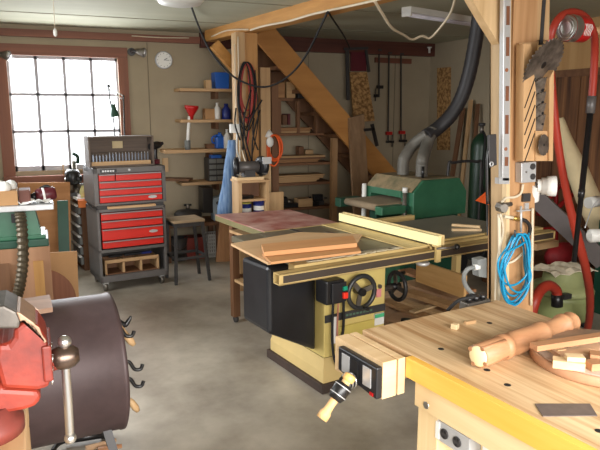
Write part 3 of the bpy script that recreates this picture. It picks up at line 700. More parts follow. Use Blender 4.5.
# cordless drill on chest corner
t4 = thing('cordless_drill', 'black cordless drill standing on right corner of tool chest', 'drill', CH @ V((.597, .19, zt1)), R(35))
MB().box(-.028, -.03, 0, .028, .03, .045, bev=.006).build('battery', m_plum, t4)
MB().tube([(0, 0, .04), (-.005, 0, .09), (0, 0, .14)], .024, 10).build('handle', m_black, t4)
MB().lathe([(.03, 0), (.036, .02), (.036, .09), (.026, .13)], (-.06, 0, .16), (1, 0, .15)).build('body', m_black, t4)
MB().lathe([(.02, 0), (.016, .04)], (.06, 0, .18), (1, 0, .15)).build('chuck', m_dgrey, t4)
one(MB().box(*PY(163, 172, YB-.03), *(PY(168, 158, YB-.03)+V((0, .03, 0)))), 'wall_batten', m_pinez, 'small pale wood batten on the wall right of the drill', 'batten')

# ---- stool
a = [PZ(160.5, 217, .63), PZ(204, 218.5, .63), PZ(200, 211, .63), PZ(163, 210.5, .63)]
t = thing('shop_stool', 'square metal stool with worn wooden seat right of tool chest', 'stool', (1.24, 5.74, 0), R(6))
sx0, sx1, sy0, sy1 = -.14, .16, -.15, .13; hz = .60
MB().box(sx0, sy0, hz-.025, sx1, sy1, hz, bev=.005).build('seat', W('worn_seat', (140, 118, 90), (176, 152, 120), 'x'), t)
MB().box(sx0+.015, sy0+.015, hz-.065, sx1-.015, sy1-.015, hz-.025).build('apron', m_dgrey, t)
fx = [(sx0+.02, sy0+.02, -.02, -.02), (sx1-.02, sy0+.02, .05, -.02), (sx0+.02, sy1-.02, -.02, .03), (sx1-.02, sy1-.02, .05, .03)]
for x, y, dx, dy in fx: MB().bar((x, y, hz-.03), (x+dx, y+dy, 0), .026, .026, (0, 1, 0)).build('leg', m_dgrey, t)
zr = .24
q = [(x+dx*.6, y+dy*.6, zr) for x, y, dx, dy in fx]
for i, j in ((0, 1), (1, 3), (3, 2), (2, 0)): MB().bar(q[i], q[j], .012, .025).build('stretcher', m_dgrey, t)

# ================================================================= LEFT SIDE
# drawer rack facing left
t = thing('parts_cabinet', 'tall parts cabinet with angled drawers between window and chest', 'cabinet', PZ(83, 271, 0), R(9))
zt_ = zat(t.location.x, t.location.y, 198)
MB().box(.02, 0, 0, .17, .36, zt_-.02).build('carcass', m_brownz, t)
MB().box(-.02, -.02, zt_-.02, .19, .38, zt_).build('top', m_paper, t)
MB().box(.10, -.012, .05, .165, 0, zt_-.03).build('end_panel', M('teal_paint', (96, 150, 128), .5), t)
for i in range(6):
    z = .06+i*(zt_-.12)/6
    dr = MB().box(-.005, .02, z, .02, .34, z+(zt_-.12)/6-.03).build('drawer', m_greybox, t)
    MB().box(-.02, .02, z+(zt_-.12)/6-.03, .005, .34, z+(zt_-.12)/6-.015).build('drawer_lip', m_paper, dr)
# things on the parts cabinet
T0 = MW[t.name]
def onc(x, y): return T0 @ V((x, y, zt_))
c = onc(.06, .03); t = thing('spray_bottle', 'yellowish plastic bottle on the parts cabinet beside red box', 'bottle', c)
MB().lathe([(.035, 0), (.037, .06), (.02, .1), (.012, .12)]).build('body', M('pale_yellow_plastic', (214, 206, 140), .4), t)
MB().box(-.03, -.01, .12, .02, .01, .14).build('spray_head', m_greybox, t)
c = onc(.03, -.08)
t = thing('bracket_tray', 'orange wooden tray hooked between cabinet and chest', 'tray', c+V((0, 0, -.08)))
MB().box(-.05, -.05, 0, .08, .06, .07).build('box', M('orange_wood', (206, 108, 40), .6), t)
one(MB().ball(c+V((.05, -.0, .02)), .035, 12, (1.1, .9, .8)), 'red_rag', m_red, 'bright red rag stuffed in the orange tray', 'rag')
# dark bench machine in front of window
c = onc(.035, .24); t = thing('bench_drill_press', 'dark bench-top drill press silhouetted against window', 'drill press', c); t.scale = (1.25, 1.25, 1.15)
MB().box(-.08, -.08, 0, .08, .1, .03, bev=.005).build('base', m_dgrey, t)
MB().cyl((0, .06, .03), (0, .06, .3), .018).build('column', m_dullsteel, t)
MB().lathe([(.05, 0), (.06, .02), (.06, .1), (.04, .13)], (-.02, -.02, .1)).build('motor', m_black, t)
MB().box(-.07, -.07, .12, .05, .08, .18, bev=.02).build('head', m_black, t)
MB().tube([(.03, .06, .28), (.03, .02, .34), (-.01, .0, .37)], .014, 8).build('belt_arm', m_dkgreen, t)
for i in range(3):
    a_ = i*2.1; MB().cyl((-.08, -.03, .1), (-.08+.0, -.03+.07*math.cos(a_), .1+.07*math.sin(a_)), .006, n=8).build('feed_handle', m_steel, t)
one(MB().box(*(onc(.0, .02)), *(onc(.06, .12)+V((0, 0, .03)))), 'parts_tin', m_alum, 'small pale tin on the near left corner of parts cabinet', 'tin')
one(MB().lathe([(.02, 0), (.035, .03), (.025, .07), (.01, .08)], onc(.03, .2)), 'oil_can', m_dullsteel, 'small grey oil can beside the drill press base', 'oil can')
# thin stick
ps = PY(63, 165, 6.80); one(MB().cyl((ps.x, 6.80, .946), (ps.x, 6.80, 1.06), .007, n=8), 'upright_stick', m_pinez, 'thin wooden stick standing upright at the window sill', 'stick')

# panel below window and boards
one(MB().prism([PY(18, 183, 6.6), PY(70, 182, 6.6), PY(71, 262, 6.4), PY(18, 264, 6.4)], (0, .02, 0)), 'plywood_sheet', W('tan_sheet', (160, 108, 62), (184, 130, 82), 'x', .7, .8), 'large tan plywood sheet leaning under the window', 'plywood sheet')
one(MB().prism([PY(57, 201, 6.3), PY(68, 200.5, 6.3), V((PY(69, 262, 6.2).x, 6.1, 0)), V((PY(58, 262, 6.2).x, 6.1, 0))], (0, .02, 0)), 'green_board', m_dkgreen, 'dark green board standing in front of the plywood sheet', 'board')
p0, p1 = PZ(50, 306, 0), PZ(78, 300, 0)
Yc = 4.75
one(MB().prism([PY(46, 253, Yc), PY(77, 251, Yc), V((PY(78.5, 303, Yc).x, Yc, 0)), V((PY(50, 306, Yc).x, Yc, 0))], (0, .012, 0)).xf(Matrix.Translation((0, 0, 0))), 'cardboard_sheet', m_card, 'flat tan cardboard sheet standing right of wooden box stand', 'cardboard')
zr_ = PY(54, 268, 4.66).z
one(MB().lathe([(zr_/2, 0), (zr_/2, .012)], V((PY(39, 285, 4.66).x, 4.66, zr_/2+.001)), (0, -1, .03), 36), 'round_cover', W('round_dark', (120, 70, 44), (142, 88, 58), 'z'), 'round brown disc leaning against the cardboard sheet', 'disc')
# bench under the window far left
one(MB().box(XL, 6.25, .0, -.34, 6.8, .84), 'window_bench', m_brown, 'brown wooden bench box under the window at left edge', 'bench')

# wooden stand box + green machine base + white table
SX0, SX1, SYf = -.305, .0, 4.25
z_b = PY(25, 248, SYf).z
t = thing('box_stand', 'tall plywood box stand with dark strips under green machine', 'stand', (SX0, SYf, 0))
w = SX1-SX0+.04
MB().box(0, 0, 0, w, .36, z_b).build('box', W('box_ply', (142, 102, 72), (168, 126, 94), 'z', .7, .8), t)
MB().box(.035, -.012, 0, .1, 0, z_b-.09).build('strip', m_brownz, t)
MB().box(.24, -.012, 0, .30, 0, z_b-.09).build('strip', W('gold_strip', (164, 118, 60), (186, 140, 80), 'z'), t)
zt_ = PY(25, 211, SYf).z
t = thing('jointer', 'green pedestal machine with flat white table at left edge', 'jointer', ((SX0+SX1)/2, SYf+.17, z_b))
MB().box(-.17, -.17, 0, .19, .17, .05, bev=.008).build('base_flange', m_dkgreen, t)
MB().box(-.155, -.15, .05, .175, .15, .075, bev=.005).build('base_step', m_green, t)
MB().prism([(-.13, -.13, .07), (.15, -.13, .07), (.12, -.12, zt_-z_b), (-.11, -.12, zt_-z_b)], (0, .24, 0)).build('pedestal', m_green, t)
MB().box(-.02, -.135, .16, .05, -.12, zt_-z_b-.02).build('dark_slot', m_black, t)
MB().box(-1.0, -.18, zt_-z_b, .235, .18, zt_-z_b+.035, bev=.004).build('table_top', m_alum, t)
zw = zt_+.036
# paper on table
mb = MB(); g_ = 9; pts = []
for i in range(g_):
    for j in range(6):
        a_ = PZ(27+i*3.4, 204+j*1.1, zw); pts.append(V((-.13+i*.024+random.uniform(-.008, .008), SYf+.02+j*.05, zw+.004+random.uniform(0, .03))))
mb.poly(pts, [(i*6+j, (i+1)*6+j, (i+1)*6+j+1, i*6+j+1) for i in range(g_-1) for j in range(5)])
o = one(mb, 'crumpled_paper', m_paper, 'crumpled white paper on the right end of the white table', 'paper'); o.modifiers.new('thick', 'SOLIDIFY').thickness = .003
t = thing('cardboard_box', 'open cardboard box of white wadding on white machine table', 'box', (-.22, SYf+.10, zw+.001))
MB().box(-.3, -.07, 0, .095, .16, .09).build('carton', m_card, t)
mb = MB()
for i in range(9): mb.ball((-.2+i*.032, random.uniform(-.02, .08), .095+random.uniform(0, .02)+(.04 if i < 5 else 0)), .04, 8)
mb.build('wadding', m_paper, t)
one(MB().box(-.12, SYf+.04, zw+.001, -.05, SYf+.2, zw+.001+.09, bev=.006), 'brown_box', M('brown_carton', (104, 64, 54), .7), 'dark brown box between the cardboard box and plum router', 'box')
c = V((.03, SYf+.14, zw+.001)); t = thing('handheld_router', 'dark plum handheld power tool on the white machine table', 'power tool', c)
MB().lathe([(.035, -.07), (.045, -.05), (.045, .04), (.033, .055)], (.02, 0, .047), (1, .1, .1)).build('motor', m_plum, t)
MB().lathe([(.02, -.10), (.03, -.07)], (.02, 0, .042), (1, .1, .1)).build('nose', m_black, t)
MB().lathe([(.0455, -.03), (.047, -.028), (.047, -.018), (.0455, -.015)], (.02, 0, .047), (1, .1, .1)).build('name_band', m_paper, t)
MB().tube([(.05, 0, .08), (.02, 0, .10), (-.02, 0, .085)], .01, 8).build('handle', m_black, t)
# ribbed hose
one(MB().tube([PY(20, 212, SYf-.06), PY(22, 230, SYf-.08), PY(23, 260, SYf-.1), PY(20, 285, SYf-.12), PY(15, 303, SYf-.16), PY(8, 330, SYf-.3)], .036, 14, 10, rib=-.2, smooth=False), 'ribbed_hose', M('ribbed_hose', (84, 74, 58), .45, .4, var=.3, scale=20), 'dark ribbed dust hose hanging down in front of box stand', 'hose')
c = V((-.38, SYf+.1, z_b))
one(MB().lathe([(.035, 0), (.037, .1), (.02, .13), (.014, .16)], (-.37, SYf+.05, z_b)), 'glue_bottle', M('yellow_plastic', (226, 200, 40), .4), 'yellow bottle at left edge beside the green pedestal', 'bottle')

# ================================================================= DRUM
DY, DZ, DR, DX = 2.70, .50, .30, .30
t = thing('steel_drum', 'big brown-black steel drum lying on its side, foreground left', 'drum', (-.3, DY, 0), R(4))
DE = PY(122, 380, DY-.15).x+.3
prof = [(DR*.97, -.9), (DR, -.88), (DR, -.3), (DR*1.004, -.3), (DR*1.004, -.29), (DR, -.29), (DR, DE-.025), (DR*1.012, DE-.02), (DR*1.012, DE-.005), (DR*.97, DE)]
MB().lathe(prof, (0, 0, DZ), (1, 0, 0), 48).build('shell', m_drum, t)
for x, y, dx, dy in ((DE-.09, -.16, .06, -.1), (DE-.09, .16, .06, .1), (-.6, -.16, -.03, -.12), (-.6, .16, -.03, .12)):
    MB().bar((x, y, DZ-.2), (x+dx, y+dy, 0), .035, .035, (0, 1, 0)).build('leg', m_dgrey, t)
MB().bar((DE-.07, -.2, .2), (DE-.07, .2, .2), .03, .03).build('cross_bar', m_dgrey, t)
# iron rim pieces with hooks at the right end
T0 = MW[t.name]
one(MB().prism([PZ(-60, 316, .80), PZ(50, 299, .80), PZ(53, 312, .80), PZ(-60, 330, .80)], (.0, .0, .02)), 'weathered_board', W('grey_board', (118, 88, 70), (158, 124, 100), 'x'), 'short weathered board lying across top of the steel drum', 'board')
def hook(x0, y0, lab, nme='steel_hook', mat=m_black):
    p = PY(x0, y0, DY-.1)
    mb = MB().tube([p, p+V((.03, -.0, -.01)), p+V((.05, 0, -.045)), p+V((.075, 0, -.05)), p+V((.085, 0, -.03))], .008, 8)
    return one(mb, nme, mat, lab, 'hook', 'hooks at the drum end')
hook(113, 327, 'uppermost black hook on the right end of steel drum')
hook(122, 361, 'middle black hook on right end of steel drum, bent down')
hook(123, 378, 'lowest black hook on the right end of steel drum')
def handtool(a, b, c, lab, blade=m_steel, hm=m_pinez):
    a, b, c = [PY(*q, DY-.05) for q in (a, b, c)]
    t = thing('wood_chisel', lab, 'chisel', b)
    MB().bar(a, b, .016, .006, (0, 1, 0)).build('blade', blade, t, True)
    MB().lathe([(.010, 0), (.015, .02), (.016, (c-b).length-.02), (.010, (c-b).length)], b, c-b, 12).build('handle', hm, t, True)
handtool((124, 388), (129, 399), (138, 411), 'chisel with wooden handle at lower right of steel drum')
handtool((108, 316), (116, 324), (134, 345), 'chisel with a pale handle near the top right of steel drum', m_dgrey)
# curved dark lever
p = [PY(x, y, DY+.05) for x, y in ((112, 318), (124, 325), (129, 320), (131, 316))]
one(MB().tube(p, [.02, .014, .009, .004], 8), 'curved_lever', m_black, 'curved pointed black lever on the drum end', 'lever')
# floor tools
p = PZ(92, 440, .02); one(MB().cyl(PZ(66, 440, .03), PZ(104, 434, .03), .02, n=12).tube([PZ(68, 440, .03), PZ(58, 444, .03), PZ(52, 452, .03)], .012, 8), 'iron_bar', m_black, 'dark iron bar with bent end on floor below the drum', 'bar')
for i, (x0, y0, x1, y1) in enumerate(((86, 449, 116, 440), (98, 450, 122, 446))):
    one(MB().cyl(PZ(x0, y0, .018), PZ(x1, y1, .02), .016, .01, n=10), 'turning_stick', [m_scrap, m_turn][i], ['rough brown stick on the floor left of the drum leg', 'smooth turned stick on the floor at the bottom edge'][i], 'stick')

# ================================================================= FOREGROUND VISE (left)
VY = 1.08
hub = PY(65, 358, VY); vt = thing('bench_vise', 'large red bench vise with steel handle, foreground left', 'vise', (hub.x-.16, hub.y, hub.z-.13))
s = 1.17/620   # metres per pixel at the vise
def vp(x, y, dy=0): q = PY(x, y, VY); q.y += dy; return q
def extr(pts, dy0, dy1, name, mat, bev=.004):
    return MB().prism([PY(x, y, VY+dy0) for x, y in pts], (0, dy1-dy0, 0)).build(name, mat, vt, True, bev=bev)
extr([(13, 331), (24, 322), (38, 326), (46, 338), (49, 350), (50, 388), (38, 391), (2, 389), (-6, 360), (-4, 345), (8, 345), (13, 338)], -.045, .05, 'jaw_body', m_visered, .008)
extr([(-30, 392), (-6, 360), (2, 389), (38, 391), (42, 399), (36, 407), (24, 411), (-30, 420)], -.03, .04, 'slide_housing', m_visered, .008)
MB().box(*PY(44, 383, VY-.05), *(PY(51, 346, VY-.05)+V((0, .1, 0)))).build('front_plate', m_visered, vt, True, bev=.003)
for dy in (-.03, .03):
    for y in (352, 363, 374): MB().cyl(vp(51, y, dy), vp(52.5, y, dy), .007, n=6).build('bolt', m_steel, vt, True)
MB().cyl(vp(50, 362), vp(58, 360), .016).build('screw_collar', m_visered, vt, True)
MB().lathe([(.010, -.024), (.017, -.018), (.021, -.008), (.0215, .004), (.018, .015), (.011, .023)], vp(65, 357), (1, 0, .05), 24).build('hub', M('hub_steel', (96, 80, 70), .3, .8, var=.2), vt, True)
MB().tube([vp(64.5, 343), vp(66, 372), vp(68, 400), vp(70, 436)], .0075, 12).build('handle_bar', m_steel, vt, True)
MB().ball(vp(64.5, 342), .0115, 16).build('handle_knob', m_steel, vt, True)
MB().ball(vp(70.3, 438), .0105, 16).build('handle_knob', m_steel, vt, True)
# jaw plate + anvil, silver
extr([(-30, 310), (4, 306), (16, 312), (20, 322), (19, 329), (8, 329), (-30, 330)], -.05, .05, 'jaw_plate', M('vise_jaw_steel', (92, 86, 80), .45, .6, var=.3, scale=20), .004)
extr([(20, 322), (16, 312), (20, 313), (34, 323), (47, 342), (44, 344), (38, 328), (26, 321)], -.045, .05, 'jaw_back', M('worn_paint', (150, 120, 96), .45, .3, var=.2, scale=20), .002)
extr([(-30, 345), (-6, 345), (-6, 360), (-14, 392), (-30, 392)], -.04, .05, 'fixed_body', m_visered, .008)
MB().lathe([(.065, 0), (.065, .02), (.055, .028), (.05, .05)], vp(-18, 426)+V((0, 0, -.012)), n=32).build('swivel_base', M('worn_pink_red', (110, 50, 42), .5, .1, var=.3, scale=10), vt, True)
bzv = (vp(-18, 426)+V((0, 0, -.012))).z
# wooden corner block that carries the vise
c = vp(24, 400, -.09)
t = thing('vise_stand', 'heavy pale timber stand under the red vise, bottom left', 'stand', (c.x-.2, VY, 0))
MB().box(*(V((c.x-.55, VY-.12, bzv-.06))), *(V((c.x, VY+.14, bzv)))).build('top_block', m_piney, t, True, bev=.003)
MB().box(*(V((c.x-.35, VY-.10, 0))), *(V((c.x-.0, VY+.12, bzv-.06)))).build('post', m_pinez, t, True, bev=.003)

# ================================================================= TABLE SAW
SA = R(9.0)
saw = thing('table_saw', 'large cream-yellow cabinet table saw in the middle of the shop', 'table saw', (1.0, 2.6, 0), SA)
SM = MW[saw.name]; SI = SM.inverted()
def SZ(x, y, z): return SI @ PZ(x, y, z)
def sw(u, v, z): return SM @ V((u, v, z))
def zat(x, y, py):
    k = (225-py)/F; # (A+w*UP.z) = k*(B+w*FW.z)
    A_ = x*UP.x+y*UP.y; B_ = x*FW.x+y*FW.y
    return H + (k*B_-A_)/(UP.z-k*FW.z)
def fpl(px, py, v):
    a = SI @ EYE; b = SI @ (EYE+ray(px, py)) - a; return a + b*((v-a.y)/b.y)
zt = .87
# cabinet
MB().box(.465, .325, 0, .975, .98, .055).build('plinth', M('rusty_plinth', (60, 46, 38), .7, var=.3), saw, bev=.004)
mb = MB().box(.485, .345, .05, .955, .96, .12); mb.poly([(.485, .345, .12), (.955, .345, .12), (.955, .96, .12), (.485, .96, .12), (.50, .36, .20), (.94, .36, .20), (.94, .94, .20), (.50, .94, .20)], [(0, 1, 5, 4), (1, 2, 6, 5), (2, 3, 7, 6), (3, 0, 4, 7)])
mb.build('cabinet_base', m_cream, saw)
cab = M('cabinet_cream', (206, 184, 112), .42, var=.06, scale=4)
MB().box(.50, .36, .20, .94, .94, zt-.045).build('cabinet', cab, saw, bev=.006)
def frontz(px, py): # height on the cabinet's front face
    p0 = EYE; r = ray(px, py); a = SI @ p0; b = SI @ (p0+r) - a; t_ = (.36-a.y)/b.y; return a + b*t_
a = frontz(312, 312); b = frontz(386, 316)
zs_ = frontz(350, 314).z
MB().box(.502, .352, zs_-.022, .938, .36, zs_+.022).build('trim_stripe', m_dgrey, saw)
mb = MB()
for i in range(9): mb.box(.62+i*.025, .3505, zs_-.006, .637+i*.025, .3525, zs_+.006)
mb.build('stripe_lettering', M('dull_green_letters', (84, 112, 92), .5), saw)
MB().box(.60, .350, .16, .86, .358, zs_-.06).build('access_door', M('door_cream', (196, 176, 92), .42, var=.05), saw, bev=.006)
MB().box(.855, .346, zs_-.10, .925, .358, zs_-.03).build('safety_label', m_white, saw)
MB().box(.855, .3445, zs_-.055, .925, .3475, zs_-.032).build('safety_label_head', M('label_green', (70, 170, 120), .5), saw)
MB().box(.545, .350, .28, .585, .358, .44).build('wiring_label', m_white, saw)
# small marks on front
MB().box(.87, .352, zs_+.07, .905, .359, zs_+.12).build('warning_sticker', M('pinkish_sticker', (206, 130, 130), .5), saw)
c = frontz(379, 286); MB().cyl((c.x, .36, c.z), (c.x, .345, c.z), .012, n=12).build('knob', m_dullsteel, saw)
# handwheel builder
def wheel(c, ax, r, nm='handwheel'):
    ax = V(ax); u = ax.orthogonal().normalized(); w2 = ax.cross(u)
    o = MB().ring(c, ax, r, .014, 32, 10).build(nm, M('wheel_rim', (58, 58, 58), .35, .3), saw)
    mb = MB()
    for k in range(3):
        a_ = k*2.0944+.5; d_ = u*math.cos(a_)+w2*math.sin(a_)
        mb.bar(V(c)-ax*.008+d_*.015, V(c)+d_*r, .03, .01, ax)
    mb.build('spokes', m_dullsteel, o)
    MB().cyl(V(c)-ax*.05, V(c)+ax*.02, .022, n=16).build('wheel_hub', m_black, o)
    a_ = .9; d_ = u*math.cos(a_)+w2*math.sin(a_); MB().cyl(V(c)+d_*r*.97, V(c)+d_*r*.97+ax*.05, .011, n=10).build('crank_handle', m_black, o)
c = fpl(361.5, 292, .30); wheel((c.x, .30, c.z), (0, -1, 0), .094); MB().cyl((c.x, .30, c.z), (c.x, .36, c.z), .018).build('wheel_shaft', m_dullsteel, saw)
cw = fpl(397, 286, .50); wheel((cw.x, .50, cw.z), (1, -.05, 0), .088, 'side_handwheel')
MB().cyl((.94, .50, cw.z), (cw.x, .50, cw.z), .02).build('wheel_shaft', m_dullsteel, saw)
# motor cover / black box on the left
cvz = .775
c1, c0 = SZ(268, 267, cvz), SZ(241.5, 257, cvz)
def czb(c, py): w_ = sw(c.x, c.y, 0); return zat(w_.x, w_.y, py)
mb = MB(); cR = V((.497, c1.y+.03, 0)); zb1 = czb(c1, 334); zb0 = czb(c0, 318); zbR = czb(cR, 351)
mb.poly([(c0.x, c0.y, cvz), (c1.x, c1.y, cvz), (.497, cR.y, cvz), (.497, c0.y+.05, cvz),
         (c0.x, c0.y, zb0), (c1.x, c1.y, zb1), (.497, cR.y, zbR), (.497, c0.y+.05, zbR)],
        [(0, 1, 2, 3), (4, 5, 6, 7), (0, 1, 5, 4), (1, 2, 6, 5), (2, 3, 7, 6), (3, 0, 4, 7)])
mb.build('motor_cover', m_blacksat, saw, bev=.02)
# switch
sa, sc2 = fpl(326.5, 306, .25), fpl(345, 279, .25); zb_ = sa.z; sx_, su_, ztp = sa.x, sc2.x, sc2.z
sb = MB().box(sx_, .25, zb_, su_, .36, ztp, bev=.008).build('switch_box', m_black, saw)
MB().box(sx_+.03, .238, zb_+.01, su_+.004, .25, ztp-.012, bev=.004).build('switch_face', m_blacksat, sb)
MB().box(su_-.024, .228, zb_+.075, su_+.002, .24, zb_+.098).build('start_button', M('start_green', (20, 140, 110), .4), sb)
MB().box(su_-.026, .222, zb_+.03, su_+.004, .24, zb_+.064, bev=.004).build('stop_button', M('stop_red', (230, 50, 30), .4), sb)
MB().tube([(.54, .33, zb_), (.538, .335, .35), (.55, .33, .2), (.6, .33, .12), (.66, .3, .1), (.70, .3, .15)], .008, 8).build('power_cable', m_rubber, saw)
MB().tube([(.575, .33, zb_), (.577, .34, .4), (.575, .34, .24)], .005, 8).build('power_cable', M('pink_wire', (170, 110, 90), .5), saw)
MB().tube([(.61, .33, zb_), (.615, .335, zs_-.08), (.59, .34, zs_-.13), (.575, .345, zs_-.2)], .008, 8).build('power_cable', m_rubber, saw)
# table and wings
MB().box(.33, .12, zt-.035, 1.02, .84, zt).build('table_top', m_iron, saw, bev=.003)
MB().box(.16, .12, zt-.035, .327, .84, zt).build('wing', m_iron, saw, bev=.003)
eu = SZ(454, 215, zt)
REU = eu.x
MB().box(1.023, .12, zt-.04, REU, eu.y, zt).build('extension_table', m_laminate, saw, bev=.003)
MB().box(1.023, .10, zt-.05, REU+.01, .12, zt+.0005).build('table_edging', m_cream, saw)
MB().box(.56, .12, zt, .585, .84, zt+.0012).build('miter_slot', m_dgrey, saw)
MB().box(.83, .12, zt, .855, .84, zt+.0012).build('miter_slot', m_dgrey, saw)
MB().box(.70, .33, zt, .73, .66, zt+.0016).build('throat_plate', m_dullsteel, saw)
for (u, v) in ((REU-.06, .2), (REU-.06, eu.y-.1)):
    MB().box(u, v, 0, u+.045, v+.045, zt-.04).build('leg', m_cream, saw)
# rails
rl = fpl(555, 237, 0).x
rr_ = MB(); T = .006; z0, z1 = .795, .85
rr_.box(0, 0, z0, rl, .058, z0+T).box(0, 0, z1-T, rl, .058, z1).box(0, 0, z0, rl, T, z1).box(0, .052, z0, rl, .058, z1)
rr_.build('fence_rail', m_rail, saw)
MB().box(.02, -.002, z0+.010, rl-.02, .0, z1-.010).build('measuring_tape', M('dark_tape', (58, 48, 40), .5, var=.1), saw)
MB().box(.12, .062, .80, rl-.04, .118, zt-.006).build('rail_angle', m_rail, saw)
mb = MB()
for i in range(26):
    u = .2+i*.03+random.uniform(-.01, .01); mb.box(u, .07+random.uniform(0, .02), zt-.006, u+.035, .10+random.uniform(0, .012), zt-.004)
mb.build('sawdust_streaks', M('sawdust', (216, 206, 180), .9), saw)
MB().box(.40, .842, .80, 1.6, .88, zt-.005).build('rear_rail', m_cream, saw)
# fence
fa, fb, fc = SZ(437.5, 236.5, .935), SZ(339, 213, .935), SZ(449, 236, .94)
fu = (fa.x+fb.x)/2; fv = fa.y; fw_ = fc.x-fu; fl = fb.y
zfb = .884
fn = MB().box(fu, fv, zfb, fu+fw_*.7, fl, .935).build('fence', m_creamlam, saw, bev=.001)
MB().box(fu+fw_*.72, fv-.01, zfb, fu+fw_, fl+.0, .941).build('fence_face', M('tan_fence_face', (196, 172, 122), .45), fn, bev=.001)
MB().box(fu+.022, -.022, z0-.012, fu+fw_+.012, -.003, .93).build('fence_head', m_cream, fn, bev=.002)
MB().prism([(fu+fw_-.02, -.022, z0-.012), (fu+fw_-.008, -.022, z0-.012), (fu+fw_-.008, .10, .93), (fu+fw_-.02, .10, .93), ], (0, 0, .01)).build('fence_gusset', m_cream, fn)
MB().box(fu+.002, -.003, zt+.003, fu+fw_-.004, fv+.02, .925).build('fence_bracket', m_cream, fn, bev=.002)
MB().box(fu-.15, fv+.06, zt+.0022, fu, fl-.02, zt+.0062).build('fence_reflection', m_cream, fn)  # reflection of the fence on the table, laid in as a cream strip
kn = fpl(457, 247, -.05)
MB().cyl((fu+fw_*.5, -.02, kn.z), (kn.x, -.05, kn.z), .007, n=10).build('lock_lever', m_dullsteel, fn)
MB().ball((kn.x, -.05, kn.z), .018, 14).build('lock_knob', m_black, fn)
MB().lathe([(.03, 0), (.04, .012), (.035, .02)], (fu-.03, .03, .765), (0, 0, 1)).build('under_knob', m_alum, fn)
# boards lying on the saw
def lying(name, mat, label, pts, z, th):
    P_ = [PZ(x, y, z+th) for x, y in pts]; P_ = [V((p.x, p.y, z)) for p in P_]
    return one(MB().prism(P_, (0, 0, th)), name, mat, label, 'board')
lying('plywood_offcut', W('ply_pale', (196, 156, 112), (214, 178, 136), 'x', .6, .9), 'thin pale plywood sheet on the saw, sticking out furthest left', [(231, 243.5), (268, 262.5), (352, 250), (362, 234), (300, 232)], zt+.002, .012)
lying('hardwood_board', W('tan_board', (180, 126, 78), (200, 148, 98), 'x', .6, .9), 'tan board lying flat on the saw with rounded front edge', [(262, 253), (271, 262), (361, 251), (357, 243)], zt+.016, .012)
lying('thick_board', W('orange_board', (190, 134, 84), (208, 154, 102), 'x', .6, 1.2), 'thick tan board, topmost of those on the saw', [(261.5, 244), (264, 252), (357, 243), (353, 235.5)], zt+.03, .022)
# two slats on extension table
for i, (a, b) in enumerate((((452, 226), (480, 228)), ((452, 231), (481, 231)))):
    p, q = PZ(*a, zt), PZ(*b, zt)
    one(MB().bar(V((p.x, p.y, zt+.008)), V((q.x, q.y, zt+.008)), .028, .014), 'wood_strip', m_palex, ['upper thin pale slat on the grey extension table', 'lower thin pale slat on grey extension table, nearer the rail'][i], 'slat')

# ================================================================= OUTFEED TABLE
zo = .84
A, B, Cc, D = [PZ(x, y, zo) for x, y in ((215, 214.5), (267, 232.5), (352, 226), (289, 209.5))]
oc = (A+B+Cc+D)/4
t = thing('outfeed_table', 'worn red-topped work table behind the table saw', 'table', (oc.x, oc.y, 0), SA)
def lo(p): return MW[t.name].inverted() @ p
pts = [lo(p) for p in (A, B, Cc, D)]
MB().prism([V((p.x, p.y, zo-.006)) for p in pts], (0, 0, .006)).build('table_top', m_topred, t)
MB().prism([V((p.x*.998, p.y*.998, zo-.045)) for p in pts], (0, 0, .038)).build('core', m_edgegreen, t)
la = lo(PZ(236, 322, 0)); 
for (x, y), nm in (((la.x, la.y), 'leg'), ((pts[3].x-.1, pts[3].y-.12), 'leg'), ((pts[2].x-.12, pts[2].y+.12), 'leg')):
    lg = MB().box(x-.03, y-.03, .05, x+.025, y+.025, zo-.045).build('leg', m_brownz, t)
    MB().cyl((x-.012, y, .027), (x+.012, y, .027), .027, n=14).build('caster', m_dgrey, lg)
MB().box(la.x, la.y-.012, .33, pts[3].x-.1, la.y+.012, .37).build('stretcher', m_brown, t)
MB().box(la.x, la.y-.02, .72, pts[3].x-.1, la.y+.02, .79).build('apron', m_brown, t)
MB().prism([(la.x-.02, la.y-.5, .33), (la.x+.06, la.y-.5, .33), (la.x+.06, la.y+.02, .33), (la.x-.02, la.y+.02, .33)], (0, 0, .02)).build('side_stretcher', m_pinez, t)
zl = .73
MB().box(la.x-.05, la.y-.45, zl-.02, la.x+.75, la.y-.02, zl).build('lower_shelf', m_pinex, t)
for i in range(3):
    p = MW[t.name] @ V((la.x+.02+.03*i, la.y-.42+.1*i, zl)); one(MB().cbox(p+V((.2, 0, .011+.0*i)), (.5, .06, .02), (0, 0, SA-.1)), 'wood_strip', [m_pale, m_white, m_palex][i], ['pale slat stored under the red table, nearest the saw', 'white strip stored under the red table between two slats', 'pale slat stored under the red table, furthest from the saw'][i], 'slat')
